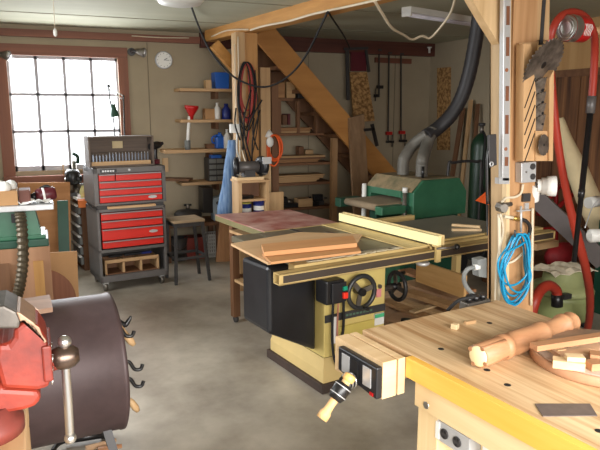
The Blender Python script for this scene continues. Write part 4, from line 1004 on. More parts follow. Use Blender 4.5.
# ================================================================= DRUM SANDER (green)
DX0, DYn, DYf = 3.02, 4.12, 5.3
near = PZ(412, 193, .95); far_ = PZ(367, 185.5, .95)
sx, sy = near.x, near.y; ly = (far_-near).length
ra = math.atan2(far_.x-near.x, far_.y-near.y)
t = thing('drum_sander', 'large dusty green drum sander with two ducts behind the saw', 'drum sander', (sx, sy, 0), -ra)
dpx = .50; HL, HR_ = .95, 1.045; zb_s = .74; hu = .10
MB().box(.03, -.02, 0, dpx, .10, zb_s).build('stand_side', m_dkgreen, t, bev=.005)
MB().box(.03, ly-.10, 0, dpx, ly, zb_s).build('stand_side', m_dkgreen, t, bev=.005)
MB().box(-.02, .10, .0, dpx-.05, ly-.10, .50).build('stand_cabinet', m_green, t, bev=.005)
MB().prism([(0, -.02, zb_s), (dpx+.09, -.02, zb_s), (dpx+.09, -.02, .93), (dpx, -.02, HR_), (hu, -.02, HR_), (0, -.02, HL)], (0, .15, 0)).build('end_housing', m_green, t, bev=.006)
MB().prism([(0, ly-.05, zb_s), (dpx+.04, ly-.05, zb_s), (dpx+.04, ly-.05, HR_), (hu, ly-.05, HR_), (0, ly-.05, HL)], (0, .06, 0)).build('end_housing', m_green, t, bev=.006)
MB().prism([(-.005, .13, HL-.055), (dpx, .13, HL-.055), (dpx, .13, HR_), (hu, .13, HR_), (-.005, .13, HL)], (0, ly-.18, 0)).build('hood_body', m_green, t, bev=.004)
MB().prism([(-.006, .0, HL+.001), (hu, .0, HR_+.001), (dpx, .0, HR_+.001), (dpx, .0, HR_+.006), (hu-.003, .0, HR_+.006), (-.008, .0, HL+.006)], (0, ly, 0)).build('dusty_lid', m_dust, t)
bz1 = .865
MB().box(-.26, .10, bz1-.035, .45, ly-.06, bz1).build('conveyor_belt', m_sand, t, bev=.012)
MB().cyl((-.26, .10, bz1-.028), (-.26, ly-.06, bz1-.028), .028, n=16).build('roller', m_sand, t)
MB().box(-.30, -.0, bz1-.075, -.06, .09, bz1-.01).build('belt_bracket', m_green, t, bev=.006)
MB().box(-.32, ly-.05, bz1-.075, -.1, ly+.03, bz1-.0).build('belt_bracket', m_dkgreen, t, bev=.006)
for y in (.03, ly-.04): MB().box(-.06, y, bz1-.06, .4, y+.05, bz1-.02).build('belt_frame', m_dkgreen, t)
MB().cyl((-.03, ly-.0, .50), (-.03, ly-.0, .97), .02, n=14).build('screw_post', m_white, t)
MB().cyl((-.03, .05, .50), (-.03, .05, .97), .018, n=14).build('screw_post', m_dullsteel, t)
MB().cyl((-.03, .05, .95), (-.03, .05, .99), .021, n=14).build('post_cap', m_white, t)
MB().cyl((.2, .10, HR_), (.2, .10, HR_+.1), .012, n=10).build('lift_handle', m_black, t)
for z in (.56, .64): MB().box(.0, .06, z, .05, ly-.06, z+.02).build('tie_bar', m_dullsteel, t)
SDm = MW[t.name]
d1 = SDm @ V((.28, ly*.6, HR_)); d2 = SDm @ V((.32, ly*.25, HR_))
Yj = (d1.y+d2.y)/2
# ducts
b1 = PY(403, 175, d1.y); b2 = PY(421.5, 177, d2.y); b1.z = HR_+.03; b2.z = HR_+.03
j = PY(428, 134, Yj); j0 = PY(433, 129, Yj)
one(MB().tube([b1+V((0, 0, -.02)), b1+V((.0, 0, .08)), PY(405, 157, d1.y), PY(414, 144, Yj+.1), j], .052, 16, 8, rib=-.05), 'duct_hose', m_duct, 'left branch of the grey dust duct on the green sander', 'duct hose')
one(MB().tube([b2+V((0, 0, -.02)), b2+V((.0, 0, .08)), PY(423, 158, d2.y), PY(427, 145, Yj-.02), j0], .052, 16, 8, rib=-.05), 'duct_hose', m_duct, 'right branch of the grey dust duct on green sander', 'duct hose')
one(MB().tube([PY(426, 136, Yj), PY(438, 128, Yj), PY(451, 115, Yj-.05), PY(462, 96, Yj-.1), PY(470, 70, Yj-.15), PY(476, 38, Yj-.2), PY(480, 10, Yj-.25), PY(481, -12, Yj-.3)], .06, 16, 8, rib=-.04), 'duct_hose', m_ductdk, 'main dark dust duct rising from both branches to the ceiling', 'duct hose')

# gas cylinder
c = PY(478, 200, 5.35); zk = PY(478, 140, 5.35).z; zt2 = PY(478, 123, 5.35).z
t = thing('gas_cylinder', 'tall dark green gas cylinder in the back right corner', 'gas cylinder', (c.x, 5.35, 0))
MB().lathe([(.10, 0), (.105, .02), (.105, zk-.06), (.09, zk), (.05, zk+.05), (.025, zk+.07)]).build('body', M('cylinder_green', (26, 52, 34), .4), t)
MB().cyl((0, 0, zk+.06), (0, 0, zt2-.02), .02).build('valve', m_dullsteel, t)
MB().cyl((0, 0, zt2-.03), (0, 0, zt2), .035).build('valve_wheel', m_dgrey, t)
MB().tube([(0, -.02, zk+.09), (-.03, -.1, zk), (-.08, -.15, zk-.4), (-.1, -.14, .9), (-.02, -.14, .7)], .012, 8).build('gas_hose', m_rubber, t)
t = thing('welding_cart_clutter', 'dark cart with wheel in front of the green gas cylinder', 'cart', PY(466, 215, 5.05).xy.to_3d())
MB().box(-.2, -.1, .12, .25, .12, .16).build('deck', m_dgrey, t)
for x in (-.17, .22): MB().lathe([(.1, -.02), (.11, -.01), (.11, .01), (.1, .02)], (x, -.13, .11), (0, 1, 0), 20).build('wheel', m_rubber, t)
MB().tube([(-.17, .1, .15), (-.17, .1, 1.0), (-.1, .1, 1.08), (.18, .1, 1.08), (.24, .1, 1.0), (.24, .1, .15)], .014, 8).build('handle_frame', m_dgrey, t)

# ================================================================= FLOOR CLUTTER right of saw
t = thing('low_platform', 'low rough platform of boards under scrap pile right of the saw', 'platform', (2.45, 3.1, 0), SA)
MB().box(-.40, -.3, .20, .52, .98, .24).build('deck', M('deck_wood', (196, 162, 128), .8, var=.15, scale=3, stretch=(1, 6, 1)), t)
for x, y in ((-.38, -.26), (.36, -.26), (-.38, .9), (.36, .9)): MB().box(x, y, 0, x+.06, y+.06, .20).build('leg', m_brownz, t)
zp = .241
sc = [ # (pixel a, pixel b, width, thick, layer z, mat, label)
 ((392, 322), (478, 300), .20, .022, m_scrap, 'wide dusty board at the front of scrap pile beside the saw'),
 ((385, 300), (440, 322), .10, .02, m_pinex, 'long tan board slanting across the scrap pile beside the saw'),
 ((400, 300), (452, 318), .06, .02, m_palex, 'pale narrow board on the right side of scrap pile'),
 ((412, 312), (438, 304), .045, .012, m_pale, 'small pale stick on top of the scrap pile'),
 ((408, 292), (470, 312), .09, .03, m_pinex, 'thick plank in middle of the scrap pile beside saw'),
 ((410, 284), (482, 306), .10, .02, m_scrap, 'dusty plank at the back of the scrap pile'),
 ((404, 270), (470, 292), .12, .02, m_turn, 'pinkish brown plank at the far left of the scrap pile'),
]
zl_ = zp
for i, (a, b, w, th, mt, lab) in enumerate(sc):
    z = zp+.0225*i if i else zp
    p, q = PZ(*a, z+th/2), PZ(*b, z+th/2)
    one(MB().bar(p, q, w, th), 'scrap_board', mt, lab, 'board')
p, q = PZ(417, 281, .42), PZ(465, 298.5, .42)
one(MB().box(-.01, 0, 0, .012, (q-p).length, .15).xf(Matrix.Translation(p) @ Matrix.Rotation(math.atan2(-(q-p).x, (q-p).y), 4, 'Z')), 'upright_board', W('golden_board', (212, 164, 100), (230, 188, 126), 'y'), 'golden board standing on edge on top of scrap pile', 'board')
one(MB().cyl(sw(1.04, .28, .0), sw(1.04, .28, .30), .05, n=20).cyl(sw(1.04, .28, .3), sw(1.04, .28, .36), .03, n=14), 'black_pedestal', m_black, 'short black post on the floor below side handwheel', 'post')
one(MB().cbox(sw(1.12, -.02, .04), (.14, .12, .08), (0, 0, .4), .01), 'floor_motor', m_blacksat, 'small black motor on the floor at right foot of saw', 'motor')

# ================================================================= MAIN POST
PYf = 2.30
def pp(x, y, dy=0.0): return PY(x, y, PYf+dy)
b0, b1_ = PY(506, 450, PYf), PY(535, 450, PYf)
def pz0(xt, xb, dy=0):  # line through (xt,0) and (xb,300) in the post plane, carried down to the floor and up to the ceiling
    a, b = pp(xt, 0, dy), pp(xb, 300, dy); d = b-a
    return a + d*((ZC-a.z)/d.z), a + d*((0-a.z)/d.z)
tl, bl = pz0(514, 506); tr, br = pz0(538, 533)
post = thing('workshop_post', 'big built-up pine post in front, tools and outlets fixed to it', 'post', ((bl.x+br.x)/2, PYf+.07, 0))
MB().prism([tl, tr, br, bl], (0, .14, 0)).build('front_board', W('post_front', (166, 122, 80), (194, 150, 106), 'z'), post, True)
l0, l1 = pz0(504, 503, .02); 
MB().prism([l0, V((tl.x-.001, l0.y, tl.z)), V((bl.x-.001, l0.y, bl.z)), l1], (0, .09, 0)).build('side_board', W('post_side', (182, 150, 110), (206, 176, 134), 'z'), post, True)
l2, l3 = pz0(506, 504, -.0)
MB().prism([l2+V((0, -.012, 0)), l2+V((.02, -.012, 0)), l3+V((.02, -.012, 0)), l3+V((0, -.012, 0))], (0, .03, 0)).build('edge_strip', m_pale, post, True)
# upper right grooved board
MB().prism([pp(538, -60), pp(551, -60), pp(549, 40), pp(537, 40)], (0, .1, 0)).build('grooved_board', m_pinez, post, True)
MB().box(*pp(543, 45, -.004), *pp(545.5, -60, .004)).build('groove_strip', m_dgrey, post, True)
# knee brace from the post to the beam
MB().prism([pp(499, 44, .02), pp(484, 20, .02), pp(455, -30, .02), pp(495, -40, .02), pp(502, 10, .02)], (0, .05, 0)).build('knee_brace', W('brace_wood', (190, 156, 110), (214, 182, 138), 'z'), post, True)
# level
lv = thing('spirit_level', 'long silver spirit level hanging upright on the big post', 'spirit level', pp(508, 182, -.01))
MB().prism([pp(504.5, -60, -.03), pp(511.5, -60, -.03), pp(509.5, 181, -.03), pp(502.5, 181, -.03)], (0, .028, 0)).build('body', m_alum, lv, True, bev=.002)
MB().prism([pp(499, 178, -.03), pp(509.5, 178, -.03), pp(509.5, 184, -.03), pp(499, 184, -.03)], (0, .028, 0)).build('end_cap', m_alum, lv, True)
m_cut = M('level_cutout', (120, 74, 48), .6)
for y0, y1 in ((6, 25), (37, 56), (86, 101), (115, 134), (157, 166)):
    xm = 508.4-(y0*.0105); MB().prism([pp(xm-1.6, y0, -.0325), pp(xm+1.6, y0, -.0325), pp(xm+1.4, y1, -.0325), pp(xm-1.8, y1, -.0325)], (0, .003, 0)).build('cutout', m_cut, lv, True)
for y in (70, 149):
    c = pp(507.6-y*.01, y, -.033); MB().cyl(c, c+V((0, .004, 0)), .0085, n=16).build('vial', M('level_vial', (150, 96, 66), .3), lv, True)
# steel hanging bar
t = thing('marking_square', 'dark steel square hanging left of the spirit level on post', 'square', pp(491, 205, -.01))
MB().prism([pp(489, 135, -.02), pp(496.5, 134, -.02), pp(497, 165, -.02), pp(489.5, 168, -.02)], (0, .015, 0)).build('blade', m_dgrey, t, True, bev=.002)
MB().tube([pp(492, 140, -.01), pp(487.5, 155, -.01), pp(487, 180, -.01), pp(487.5, 204, -.01)], .007, 8).build('strap', m_black, t, True)
MB().ring(pp(491.5, 164, -.022), (0, 1, 0), .009, .003, 16, 6).build('ring', m_alum, t, True)
c = PY(484, 206, 2.95)
t = thing('orange_flag', 'small orange plastic flag poking out left of the big post', 'flag', c)
MB().prism([PY(476.5, 201, 2.9), PY(487, 192, 2.9), PY(489, 205, 2.9)], (0, .012, 0)).build('flag', m_orange, t, True)
MB().cyl(PY(487, 204, 2.91), PY(489, 300, 2.91), .006, n=8).build('stick', m_dgrey, t, True)

# blade rack
rk = thing('blade_rack', 'slotted pine rack of saw blades fixed on the big post', 'rack', pp(536, 162, -.1))
rw = W('rack_pine', (184, 142, 98), (206, 166, 120), 'z')
y_in = -.09
MB().prism([pp(519, 43, -.02), pp(537, 42, -.02), pp(536, 62, -.02), pp(535, 161, -.02), pp(517, 161, -.02)], (0, .02, 0)).build('back_board', rw, rk, True)
MB().prism([pp(524, 44, y_in+.02), pp(531, 44, y_in+.02), pp(536, 92, y_in+.02), pp(535.5, 161, y_in+.02), pp(523, 161, y_in+.02)], (0, .05, 0)).build('left_cheek', rw, rk, True)
MB().prism([pp(549.5, 78, y_in), pp(554, 70, y_in), pp(553, 161, y_in), pp(549, 161, y_in)], (0, .07, 0)).build('right_cheek', rw, rk, True)
MB().prism([pp(535.5, 131, y_in+.012), pp(549.5, 131, y_in+.012), pp(549.5, 161, y_in+.012), pp(535.5, 161, y_in+.012)], (0, .05, 0)).build('bottom_block', rw, rk, True)
for k in range(5):
    y = 84+k*13.5; MB().bar(pp(524.5, y+24, y_in+.019), pp(535, y-6, y_in+.019), .004, .004, (0, 1, 0)).build('slot', m_rubber, rk, True)
def blade(cx, cy, r, dy, axis, label, nt=36, hub=True):
    c = pp(cx, cy, dy); ax = V(axis).normalized(); u = ax.orthogonal().normalized(); w2 = ax.cross(u)
    t = thing('saw_blade', label, 'saw blade', c, 0, 'circular saw blades in the pine rack')
    pts = []
    for i in range(nt):
        a0 = 2*math.pi*i/nt; a1 = a0+2*math.pi/nt*.35; a2 = a0+2*math.pi/nt*.5
        for a_, q in ((a0, r), (a1, r*.985), (a2, r*.90)): pts.append((u*math.cos(a_)+w2*math.sin(a_))*q)
    MB().prism([p-ax*.0012 for p in pts], ax*.0024).build('disc', m_dullsteel2, t)
    MB().cyl(-ax*.002, ax*.002, r*.13, n=16).build('arbor_hole', m_black, t)
m_dullsteel2 = M('dull_blade', (88, 80, 72), .38, .6, 0, 14, (1, 1, 1), .05, (150, 138, 126), (.35, .65))
def bax(cx, cy, b_):
    vd = -ray(cx, cy).normalized(); r_ = vd.cross(V((0, 0, 1))).normalized()*-1; u_ = r_.cross(vd).normalized()*-1
    if u_.z < 0: u_ = -u_
    if r_.dot(RT) < 0: r_ = -r_
    return ((r_*.87-u_*.49)*math.sqrt(1-b_*b_) - vd*b_*-1)
blade(543.5, 65, .128, -.08, bax(544, 66, .48), 'largest saw blade, topmost in the pine rack')
for k, (y_, r__, nt_, lab_) in enumerate(((90, .060, 36, 'second saw blade from the top of the pine rack'), (102, .050, 24, 'third saw blade from the top, in middle of the pine rack'), (113, .048, 20, 'fourth saw blade from top, notched, in pine rack'), (124, .046, 16, 'fifth saw blade from top, just above the round bottom one'))):
    blade(542.5, y_, r__, -.055, bax(543, y_, .8), lab_, nt_)
blade(543.8, 145, .050, -.10, (.32, -1, .05), 'bottom saw blade facing front fully round on the rack', 16)

# outlet box
t = thing('outlet_box', 'grey metal double outlet box below the blade rack', 'outlet', pp(529.5, 172, -.02))
MB().prism([pp(521.5, 163, -.045), pp(536.5, 161.5, -.045), pp(536, 182, -.045), pp(521.5, 183, -.045)], (0, .042, 0)).build('box', m_alum, t, True, bev=.003)
for y in (166.5, 176.5):
    c = pp(532.5, y, -.046); o = MB().cyl(c, c+V((0, -.005, 0)), .0145, n=18).build('receptacle', m_dgrey, t, True)
c = pp(526, 172, -.046); MB().cyl(c, c+V((0, -.004, 0)), .004, n=8).build('screw', m_steel, t, True)
# pvc elbow
t = thing('pvc_pipe_stub', 'short white plastic pipe stub opening to right below blade rack', 'pipe', pp(541, 185, .02))
d_ = V((.8, -.6, .02)).normalized(); c = pp(537, 186, .0)
MB().lathe([(.032, 0), (.034, .04), (.048, .045), (.049, .085), (.043, .085), (.041, .02), (.001, .02)], c+V((-.0, -.0, 0)), d_, 24, False).build('socket', m_white, t, True)
MB().tube([pp(533, 200, .03), pp(534, 192, .015), c], .028, 14).build('elbow', m_white, t, True)
# small items on post
t = thing('junction_box', 'octagonal steel junction box on the left of the big post', 'junction box', pp(500, 207, -.02))
MB().lathe([(.024, 0), (.026, .004), (.026, .04), (.02, .05)], pp(499.5, 206.5, -.0), (-.25, -1, 0), 8, True, False).build('box', m_dullsteel, t, True)
MB().cyl(pp(502, 205.5, -.02), pp(511, 204, -.01), .011, n=10).build('connector', m_dullsteel, t, True)
one(MB().tube([pp(498.5, 300, -.01), pp(499.5, 250, -.012), pp(499, 214, -.012)], .008, 8), 'conduit', m_cordw, 'white conduit running down from the junction box', 'conduit')
one(MB().tube([pp(523, 184, -.02), pp(521, 193, -.012), pp(515, 197, -.012), pp(506, 198, -.012), pp(502, 202, -.03)], .006, 8), 'white_cable', m_cordw, 'white cable looping from the outlet box to junction box', 'cable')
one(MB().tube([pp(500.5, 214, -.03), pp(503, 232, -.012), pp(497, 262, -.012), pp(495, 300, -.012)], .005, 8), 'white_cable', m_cordw, 'thin white cable zigzagging down the lower big post', 'cable')
one(MB().tube([pp(532.5, 208, -.012), pp(532, 250, -.012), pp(531, 305, -.012)], .007, 8), 'conduit', m_cordw, 'white conduit down the right edge of the big post', 'conduit')
one(MB().tube([pp(500, 263, -.012), pp(512, 262, -.012), pp(524, 252, -.012)], .006, 8), 'white_cable', m_cordw, 'white cable crossing the post behind blue air hose', 'cable')
t = thing('toggle_switch', 'small black switch plate on the big post above air fitting', 'switch', pp(526, 200, -.01))
MB().box(*pp(523, 202, -.014), *pp(529, 193, -.001)).build('plate', m_dgrey, t, True)
MB().box(*pp(525, 210, -.012), *pp(527.5, 202.5, -.001)).build('lower_plate', m_alum, t, True)
t = thing('air_fitting', 'brass and black air fitting above the blue hose', 'fitting', pp(520, 220, -.02))
MB().cyl(pp(504, 216.5, -.02), pp(515, 218, -.02), .008, n=10).build('pipe', m_cordw, t, True)
MB().cyl(pp(513, 218, -.02), pp(519, 219, -.02), .011, n=8).build('brass_nut', M('brass', (196, 156, 80), .35, .8), t, True)
MB().tube([pp(519, 219, -.02), pp(526, 221, -.03), pp(530, 227, -.03), pp(529, 235, -.03)], .009, 8).build('black_hose', m_rubber, t, True)
MB().cyl(pp(521, 232, -.03), pp(521, 206, -.03), .006, n=8).build('valve_stem', m_alum, t, True)
MB().bar(pp(517, 211, -.03), pp(530, 210, -.03), .01, .006).build('valve_lever', m_alum, t, True)
# blue hose coil
mb = MB(); random.seed(3)
for i in range(7):
    pts = []; ox = random.uniform(-2.5, 3.5); ry = random.uniform(25, 36); rx = random.uniform(10, 15); tilt = random.uniform(-.12, .16)
    for k in range(12):
        a_ = 2*math.pi*k/12; x = 516+ox+rx*math.sin(a_)*(1.15 if math.cos(a_) < 0 else .8)+tilt*ry*math.cos(a_); y = 234+ry-ry*math.cos(a_)
        pts.append(pp(x, y, -.035-.009*i+random.uniform(-.003, .003)))
    mb.tube(pts, .0052, 8, 4, True)
mb.tube([pp(529, 233, -.03), pp(527, 240, -.07), pp(519, 246, -.09), pp(508, 252, -.1), pp(502, 262, -.09), pp(500, 275, -.07)], .0052, 8)
one(mb, 'air_hose', m_airblue, 'coiled bright blue air hose hanging on the big post', 'hose')
one(MB().tube([pp(515, 236, 0), pp(515, 236, -.11), pp(515, 230, -.115)], .005, 8), 'hose_hook', m_dgrey, 'dark hook carrying the blue air hose', 'hook')
# junction box left + grey cord
t = thing('wall_plug_box', 'small grey outlet box on the left edge of the big post', 'outlet', pp(482, 278, .03))
MB().prism([pp(478, 260, .03), pp(487, 258, .03), pp(487, 278, .03), pp(479, 277, .03)], (0, .05, 0)).build('box', m_greybox, t, True, bev=.003)
MB().cyl(pp(479, 267, .04), pp(474, 267.5, .04), .014, n=12).build('plug', m_white, t, True)
MB().tube([pp(474, 267.5, .04), pp(468, 269, .04), pp(464, 276, .05), pp(466, 286, .06), pp(475, 296, .05), pp(488, 304, .0)], .011, 8).build('cord', m_greybox, t, True)

# ---- can on the right wall side & hose
cc = pp(574, 28, .0); Yh = 2.42
t = thing('coffee_can', 'red coffee can fixed sideways, carrying the red hose', 'can', PY(574, 28, Yh))
d_ = V((1, .08, .0)).normalized(); c0 = PY(567, 28, Yh)
MB().lathe([(.062, 0), (.064, .003), (.064, .115), (.062, .118)], c0, d_, 32).build('body', m_red, t, True)
MB().lathe([(.0645, -.001), (.0655, .004), (.0655, .045), (.0645, .047)], c0, d_, 32, False).build('metal_band', m_steel, t, True)
MB().lathe([(.062, -.002), (.056, -.006), (.05, -.002), (.044, -.006), (.036, -.002), (.03, -.006), (.001, -.006)], c0, d_, 32, True, False).build('end_ring', m_steel, t, True)
# lettering strokes on can side toward viewer
nrm_ = (EYE-c0); nrm_ -= d_*nrm_.dot(d_); nrm_.normalize(); upv = d_.cross(nrm_)
mb = MB()
for i in range(5):
    s0 = c0+d_*(.054+.011*i); 
    pts = []
    for k in range(4):
        a_ = -.45+.3*k; pts.append(s0+d_*(.008*(k % 2))+nrm_*.065*math.cos(a_)+upv*.065*math.sin(a_))
    mb.tube(pts, .0022, 6, 3)
mb.build('white_script', m_white, t, True)
MB().cyl(c0+d_*.14, PX(590, 26, XR-.02) if False else c0+d_*.5, .02, n=10).build('peg', m_pinex, t, True)
ar = PY(575, 60, Yh+.1)
one(MB().prism([PY(548, -60, Yh+.30), PY(640, -60, Yh+.30), PY(640, -15, Yh+.30), PY(548, -15, Yh+.30)], (0, .04, 0)), 'cross_timber', m_pinex, 'horizontal timber above the coffee can, out at top edge', 'timber')
hs = [PY(x, y, Y_) for x, y, Y_ in ((557, 297, 3.14), (556, 290, 3.14), (549, 285.5, 3.12), (541, 290, 3.1), (534, 304, 3.05), (526, 340, 3.1))]
one(MB().tube(hs, .036, 14, 8, rib=-.04), 'vacuum_hose', m_hose, 'short red hose arching out of the vacuum port behind bench', 'hose')
hs = [PY(x, y, Y_) for x, y, Y_ in ((592, 98, 2.36), (594.5, 60, 2.38), (594, 35, 2.42), (586, 18, 2.45), (573, 12, 2.45), (560, 17, 2.45), (552, 32, 2.45), (550, 55, 2.48), (553, 100, 2.5), (559, 150, 2.52), (567, 195, 2.55), (577, 235, 2.6), (586, 270, 2.7), (590, 300, 2.9), (587, 330, 3.1), (575, 350, 3.2))]
one(MB().tube(hs, [.019]*8+[.021]*3+[.026]*5, 14, 8, rib=-.05), 'vacuum_hose', m_hose, 'long red vacuum hose looped over the coffee can', 'hose')
w0, w1 = PY(592, 96, 2.36), PY(574, 262, 2.36)
t = thing('vacuum_wand', 'long black vacuum wand hanging from the red hose', 'wand', w1)
d = (w1-w0); MB().cyl(w0, w0+d*.1, .022, n=16).build('cuff', m_grey, t, True)
MB().lathe([(.015, d.length*.08), (.015, d.length*.55), (.017, d.length*.55), (.017, d.length*.6), (.013, d.length*.6), (.013, d.length)], w0, d, 16).build('tube', m_black, t, True)

# ---- vacuum canister
c = PZ(560, 350, 0); vy = 3.25; top = PY(560, 300, vy)
zt_ = PY(565, 292, vy).z
t = thing('shop_vacuum', 'olive green shop vacuum canister behind the workbench', 'vacuum', (PY(566, 300, vy).x+.10, vy+.14, 0))
MB().lathe([(.2, .06), (.21, .09), (.215, zt_-.1), (.225, zt_-.08), (.225, zt_-.05), (.215, zt_-.045)], n=32).build('tub', m_vac, t)
MB().lathe([(.225, zt_-.045), (.228, zt_-.02), (.21, zt_+.01), (.15, zt_+.02), (.14, zt_+.11), (.11, zt_+.135)], n=32).build('lid', M('olive_lid', (160, 166, 116), .45), t)
MB().lathe([(.2165, .2), (.219, .2), (.219, zt_-.14), (.2165, zt_-.14)], n=32, cap=False).build('dark_band', m_dgrey, t) if False else None
for k in range(4):
    a_ = k*math.pi/2+.6; MB().ball((.17*math.cos(a_), .17*math.sin(a_), .03), .03, 10).build('caster', m_rubber, t)
MB().cyl(PY(557, 306, 3.14), PY(557, 294, 3.14), .040, n=18).build('port', m_black, t, True)
MB().box(*PY(564, 300, 3.18), *(PY(572, 294, 3.18)+V((0, .05, 0)))).build('latch', m_dgrey, t, True)
# white cloth on top
mb = MB(); nu, nv = 10, 6; cx_, cy_ = t.location.x, t.location.y; pts = []
for i in range(nu):
    for j_ in range(nv):
        x = -.20+.42*i/(nu-1); y = -.12+.24*j_/(nv-1); pts.append(V((cx_+x, cy_+y, zt_+.14+.012*math.sin(i*1.7+j_)-.16*max(0, abs(x)-.12)-.4*max(0, -y-.08))))
mb.poly(pts, [(i*nv+j_, (i+1)*nv+j_, (i+1)*nv+j_+1, i*nv+j_+1) for i in range(nu-1) for j_ in range(nv-1)])
o = one(mb, 'white_rag', m_cloth, 'dirty white cloth draped over the shop vacuum', 'cloth'); o.modifiers.new('thick', 'SOLIDIFY').thickness = .006

# ---- green machine at right edge
p = PY(592, 300, 3.5)
t = thing('green_machine_stand', 'dark teal machine column cropped at the right edge', 'machine', (p.x+.2, 3.2, 0))
MB().box(-.2, -.1, 0, .3, .3, PY(590, 234, 3.1).z, bev=.006).build('cabinet', m_dkgreen, t)
c = PY(589, 236, 3.0); MB().lathe([(.03, 0), (.045, .01), (.045, .14), (.03, .15)], c, (1, -.2, 0), 20).build('white_roller', m_white, t, True)
MB().tube([PY(585, 228, 3.05), PY(592, 208, 3.1), PY(598, 200, 3.1)], .004, 6).build('wire', m_alum, t, True)

# ---- canvas bag / tube
mb = MB(); P_ = [PY(x, y, Y_) for x, y, Y_ in ((560, 118, 4.1), (566, 140, 4.05), (577, 170, 3.95), (588, 198, 3.85), (598, 222, 3.8), (608, 240, 3.75))]
mb.tube(P_, [.03, .055, .09, .10, .09, .07], 14, 4)
one(mb, 'canvas_bag', m_canvas, 'long cream canvas bag slumped behind the black wand', 'bag')
c = PY(588, 203, 3.6); one(MB().cyl(c, c+V((.10, .0, .01)), .045, n=18), 'white_pipe', m_white, 'short white pipe in front of the canvas bag', 'pipe')
# grey beam diagonal
one(MB().bar(PY(534, 196, 3.6), PY(604, 262, 3.2), .05, .13, (0, 0, 1)), 'grey_beam', M('grey_painted_beam', (84, 76, 74), .6, var=.1), 'broad grey painted beam slanting down right behind the post', 'beam')
# red tubing frame
t = thing('red_steel_frame', 'dark red tubular steel frame behind the big post', 'frame', (3.9, 4.2, 0))
for pts in ([(538, 215, 4.4), (556, 190, 4.4), (572, 178, 4.4)], [(552, 215, 4.3), (566, 200, 4.3), (580, 190, 4.3)], [(556, 182, 4.4), (556, 250, 4.4), (557, 300, 4.4)], [(536, 230, 4.2), (575, 228, 4.2)], [(580, 185, 4.3), (581, 290, 4.3)], [(538, 200, 4.5), (570, 240, 4.2)]):
    MB().tube([PY(*q) for q in pts], .022, 10).build('tube', M('frame_red', (150, 22, 24), .4, var=.15), t, True)
p = PY(562, 256, 4.1); one(MB().ball((p.x, p.y, p.z), .16, 14, (1.2, .6, .8)), 'red_tarp', M('red_tarp', (140, 20, 26), .6, var=.3, scale=6, bump=.4), 'crumpled dark red tarp bundle under the red steel frame', 'tarp')
p = PY(562, 262, 4.1)
t = thing('back_bench', 'low dark bench along the right wall under the red tarp', 'bench', (p.x, p.y, 0))
zz_ = PY(562, 256, 4.1).z-.13
MB().box(-.55, -.35, zz_-.05, .40, .5, zz_).build('bench_top', m_brown, t)
for x, y in ((-.5, -.3), (.34, -.3), (-.5, .42), (.34, .42)): MB().box(x, y, 0, x+.05, y+.05, zz_-.05).build('leg', m_brownz, t)
# stacked boards seen right of post beneath beam
one(MB().bar(PY(534, 247, 3.7), PY(556, 243, 3.75), .05, .05), 'pale_rail', m_pinex, 'pale wooden rail crossing behind the blue hose', 'rail')

# ================================================================= WORKBENCH
BA = R(7.5); BZ = .88
Bo = PZ(357, 331, BZ)
wb = thing('workbench', 'light hardwood workbench with dog holes, foreground right', 'workbench', (Bo.x, Bo.y, 0), BA)
BM = MW[wb.name]; BI = BM.inverted()
def bz_(x, y, z=BZ): return BI @ PZ(x, y, z)
fr = bz_(512, 305); bw = fr.x
BL = 1.55
MB().box(.022, -BL, BZ-.055, bw, .0, BZ, bev=.002).build('bench_top', m_maple, wb)
yv = bz_(409, 356).y   # the vise chops end here
MB().box(-.003, -BL, BZ-.062, .0215, yv, BZ-.0004, bev=.0015).build('edge_board', m_yelwood, wb)
MB().box(.02, -BL+.1, BZ-.15, .05, yv-.02, BZ-.063).build('front_apron', m_mapley, wb)
MB().box(bw-.06, -BL+.1, BZ-.17, bw-.02, -.05, BZ-.056).build('back_apron', m_mapley, wb)
MB().box(.05, -.08, BZ-.17, bw-.06, -.05, BZ-.056).build('end_apron', m_palex, wb)
for x, y in ((.03, yv-.11), (bw-.11, -.14), (.03, -BL+.15), (bw-.11, -BL+.15)):
    MB().box(x, y, 0, x+.085, y+.085, BZ-.0565, bev=.003).build('leg', m_maplez, wb)
MB().box(.05, -BL+.15, .15, .09, yv-.1, .22).build('stretcher', m_mapley, wb)
MB().box(bw-.1, -BL+.15, .15, bw-.06, -.1, .22).build('stretcher', m_mapley, wb)
for x, y in ((487, 370), (507.5, 385), (441, 349), (489.5, 323), (599, 431)):
    p = bz_(x, y); MB().cyl((p.x, p.y, BZ), (p.x, p.y, BZ+.0006), .0095, n=16).build('dog_hole', m_rubber, wb)
p = bz_(422, 394, .80)
MB().cyl((.028, yv-.07, BZ-.13), (.018, yv-.07, BZ-.13), .012, n=6).build('bolt', m_steel, wb)
# vise chops
hgt = .115
def chop(x0, x1, y1, mat, nm, z0=BZ-hgt):
    return MB().box(x0, yv, z0, x1, y1, BZ-.001, bev=.002).build(nm, mat, wb)
chop(-.03, -.004, -.002, m_palex, 'vise_chop'); chop(-.088, -.037, -.002, m_palex, 'vise_chop')
bp_ = MB().prism([(-.112, yv-.002, BZ-.012), (-.112, -.055, BZ-.012), (-.112, -.055, BZ-.09), (-.112, yv-.002, BZ-.11)], (.022, 0, 0)).build('vise_jaw_plate', m_blacksat, wb, bev=.004)
mm = (yv-.055)/2
for y in (mm-.055, mm+.055):
    MB().box(-.1145, y-.02, BZ-.085, -.111, y+.02, BZ-.025, bev=.001).build('jaw_recess', m_alum, bp_)
MB().box(-.118, mm-.012, BZ-.095, -.111, mm+.012, BZ-.022).build('jaw_rib', m_black, bp_)
MB().box(-.1145, yv+.012, BZ-.105, -.111, yv+.028, BZ-.095).build('jaw_mark', m_red, bp_)
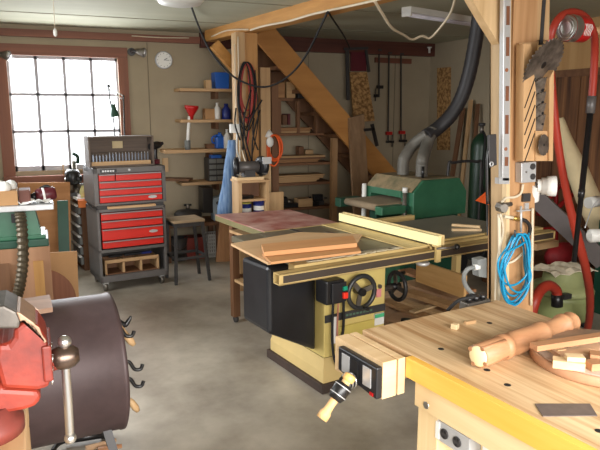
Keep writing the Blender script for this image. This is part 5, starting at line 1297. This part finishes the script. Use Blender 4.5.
sc_ = MB().cyl((-.09, mm, BZ-.085), (-.162, mm, BZ-.085), .019, n=16).build('vise_screw', m_black, wb)
for i in range(3): MB().ring((-.127-.012*i, mm, BZ-.085), (1, 0, 0), .022, .003, 20, 6).build('collar', m_steel, sc_)
# hub and wooden handle, slanting down-left
hc = BM @ V((-.165, mm, BZ-.085))
hA = PY(360, 378, hc.y-.0); 
h0 = EYE+ray(349, 378)*((hc-EYE).dot(FW)/F/1.0); h1 = EYE+ray(320, 421)*(((hc-EYE).dot(FW)-.03)/F)
dd = (h1-h0)
MB().lathe([(.014, 0), (.018, .01), (.014, .02), (.0125, dd.length*.7), (.0135, dd.length-.03), (.018, dd.length-.02), (.018, dd.length)], h0-dd*.05, dd, 16).build('vise_handle', W('handle_beech', (200, 156, 100), (222, 182, 128), 'z'), wb, True)
MB().lathe([(.012, 0), (.019, .004), (.019, .02), (.012, .026)], h0-dd*.08, dd, 16).build('handle_end', M('beech_end', (222, 172, 100), .5), wb, True)
MB().lathe([(.022, 0), (.027, .01), (.026, .04), (.02, .055)], h0+dd*.14, dd, 20).build('handle_sleeve', m_black, wb, True)
for f_ in (.2, .38): MB().lathe([(.0275, 0), (.0275, .003)], h0+dd*f_, dd, 20).build('sleeve_ring', m_alum, wb, True)
# outlet under apron
op = bz_(446, 425, .74)
t = thing('bench_outlet', 'steel double outlet box fixed under the edge of workbench', 'outlet', BM @ V((.05, op.y, BZ-.23)), BA)
yo = yv-.165
t.location = BM @ V((.03, yo, BZ-.222)); MW[t.name] = Matrix.Translation(t.location) @ Matrix.Rotation(BA, 4, 'Z')
MB().box(0, -.07, 0, .045, .06, .062, bev=.003).build('box', m_alum, t)
for y in (-.025, .025):
    o = MB().cyl((0, y, .032), (-.004, y, .032), .015, n=20).build('receptacle', m_dgrey, t)
    MB().box(-.0055, y-.008, .036, -.0035, y-.003, .044).box(-.0055, y+.003, .036, -.0035, y+.008, .044).box(-.0055, y-.003, .02, -.0035, y+.003, .026).build('slot', m_black, o)
MB().box(-.003, .046, .005, 0, .06, .057).build('edge_label', m_white, t)
one(MB().box(0, -.07, 0, .045, -.02, .05, bev=.003).xf(BM @ Matrix.Translation((.035, yo-.09, BZ-.205))), 'outlet_end_box', m_white, 'small white fitting right of the bench outlet', 'fitting')
# plug clutter at far edge of bench by post
t = thing('power_strip', 'grey metal power strip at the far bench edge by the post', 'power strip', PZ(486, 311, BZ))
c = PZ(478, 309, BZ); c2 = PZ(501, 304, BZ)
c = BM @ V(((BI @ c).x, .035, BZ-.02)); c2 = BM @ V(((BI @ c2).x, .035, BZ-.02))
MB().bar(c, c2, .045, .05).build('body', m_dullsteel, t, True, bev=.002)
for f_ in (.2, .5, .8): MB().cyl(c.lerp(c2, f_)+V((0, -.0, .025)), c.lerp(c2, f_)+V((0, -.005, .045)), .014, n=12).build('plug', m_black, t, True)
MB().tube([c.lerp(c2, .3)+V((0, 0, .05)), c+V((.03, -.02, .05)), c+V((-.03, -.01, .04)), c+V((-.05, .03, -.01))], .007, 8).build('cord', m_rubber, t, True)

# ---- things on the bench
pa, pb = PZ(478, 357, BZ+.036), PZ(572, 322, BZ+.036); d = pb-pa; L = d.length
pr_ = [(.030, 0), (.0345, .004), (.0345, .10), (.0345, .105), (.038, .108), (.038, .128), (.034, .132), (.03, .145), (.036, .16), (.036, .20), (.033, .26), (.034, .30), (.036, .305), (.036, .315), (.028, .325), (.027, L*.72), (.029, L*.86), (.036, L*.87), (.036, L*.9), (.031, L*.91), (.031, L*.97), (.034, L*.98), (.03, L)]
pr_ = sorted(pr_, key=lambda q: q[1]); pr_ = [q for q in pr_ if q[1] <= L]
t = thing('turned_table_leg', 'fat turned wooden leg with fluted near end on workbench', 'turned leg', (pa.x, pa.y, BZ))
MB().lathe(pr_, V((pa.x, pa.y, BZ+.038)), V((d.x, d.y, 0)), 32).build('spindle', m_turn, t, True)
dn = V((d.x, d.y, 0)).normalized(); e0 = V((pa.x, pa.y, BZ+.038)); u_ = V((0, 0, 1)); w_ = dn.cross(u_)
MB().lathe([(.001, -.002), (.028, -.002), (.030, .0)], e0, dn, 28).build('end_grain', M('end_grain', (240, 220, 170), .6, var=.05), t, True)
mb = MB()
for k in range(4):
    a_ = k*math.pi/2+.5; q = e0+(u_*math.cos(a_)+w_*math.sin(a_))*.030; mb.cyl(q-dn*.003, q+dn*.102, .0065, n=10)
mb.build('flute', M('flute_wood', (160, 112, 76), .6), t, True)
# round board
c = PZ(603, 352, BZ+.03); rd = (PZ(534, 352, BZ+.03)-c).length
t = thing('round_board', 'round wooden disc board with rim on workbench, right edge', 'round board', (c.x, c.y, BZ))
MB().lathe([(rd*.97, 0), (rd, .006), (rd, .024), (rd*.985, .03)], n=56).build('disc', M('disc_wood', (186, 142, 110), .5, var=.1, scale=4, stretch=(1, 4, 1)), t)
MB().lathe([(rd*.96, .03), (rd*.94, .033), (rd*.1, .033)], n=56).build('disc_face', M('dusty_disc', (176, 152, 134), .6, var=.12, scale=5, stretch=(1, 5, 1)), t)
zd = BZ+.0335
def scrap(a, b, w, th, z, mat, lab, nm='wood_offcut'):
    p, q = PZ(*a, z+th), PZ(*b, z+th); p.z = q.z = z+th/2
    return one(MB().bar(p, q, w, th), nm, mat, lab, 'offcut')
scrap((553, 358), (585, 362), .035, .022, zd, m_palex, 'pale offcut at the front of pieces on the round board')
scrap((556, 352), (590, 350), .045, .014, zd, m_scrap, 'grey-brown flat offcut in the middle of the round board')
scrap((542, 340), (562, 350), .03, .016, zd, m_pinex, 'golden offcut at the left side of round board')
scrap((588, 362), (612, 360), .035, .02, zd, m_turn, 'pinkish offcut right of the pale one on the round board')
scrap((570, 342), (600, 347), .06, .010, zd, m_scrap, 'dusty wide offcut at the back of the round board')
scrap((566, 355), (584, 356), .03, .012, zd+.022, m_pale, 'whitish offcut on top of the pile on the round board')
scrap((590, 352), (606, 354), .04, .018, zd+.010, m_turn, 'short pinkish offcut at the right edge above the disc')
p, q = PZ(534, 341, zd+.05), PZ(625, 327, zd+.05); p.z = zd+.032; q.z = zd+.03
one(MB().bar(p, q, .03, .016), 'long_stick', m_turn, 'long tan slat lying across the back of the round board', 'slat')
p = PZ(455, 326, BZ+.01); one(MB().cbox((p.x, p.y, BZ+.009), (.022, .022, .018), (0, 0, .5), .002), 'small_cube', m_pale, 'tiny pale wooden block alone on the workbench', 'block')
p, q = PZ(460, 325, BZ), PZ(475, 322.5, BZ); one(MB().bar(V((p.x+.02, p.y, BZ+.005)), V((q.x, q.y, BZ+.005)), .012, .01), 'thin_stick', m_pinex, 'thin stick lying right of the tiny block on bench', 'stick')
P4 = [PZ(x, y, BZ+.003) for x, y in ((535, 403.5), (590, 403.5), (597.5, 415.5), (543, 416))]
one(MB().prism([V((p.x, p.y, BZ+.001)) for p in P4], (0, 0, .002)), 'steel_scraper', M('scraper_steel', (112, 100, 94), .5, .3, var=.15, scale=30), 'flat dull grey steel scraper plate on workbench', 'scraper')

# ================================================================= LIGHT
w = bpy.data.worlds.new('sky'); bpy.context.scene.world = w; w.use_nodes = True
w.node_tree.nodes['Background'].inputs[0].default_value = (.93, .96, 1.0, 1); w.node_tree.nodes['Background'].inputs[1].default_value = 2.2
def area(name, loc, rot, sx, sy, power, col):
    l = bpy.data.lights.new(name, 'AREA'); l.shape = 'RECTANGLE'; l.size = sx; l.size_y = sy; l.energy = power; l.color = col
    o = bpy.data.objects.new(name, l); COL.objects.link(o); o.location = loc; o.rotation_euler = rot; return o
area('window_daylight', ((wx0+wx1)/2, YB+.2, 1.56), (R(-90), 0, 0), 1.0, 1.1, 80, (.93, .97, 1.0))
area('added_side_fill', (XL-.15, 3.8, 1.75), (0, R(-68), 0), 1.15, 2.3, 40, (.95, .98, 1.0)).data.spread = R(95)  # fill lamp added out of view at left, brightens floor and back-left wall
dl = area('added_rear_fill', (.8, YN-.2, 1.5), (R(54), 0, 0), 3.2, 1.2, 135, (1.0, .97, .93)); dl.data.spread = R(120)  # fill lamp added behind the camera for the foreground
sc = bpy.context.scene
sc.view_settings.view_transform = 'Standard'; sc.view_settings.look = 'None'; sc.view_settings.gamma = 1; sc.view_settings.use_curve_mapping = False
sc.view_settings.exposure = 0.0
sc.cycles.max_bounces = 8; sc.cycles.use_denoising = True; sc.cycles.sample_clamp_indirect = 6
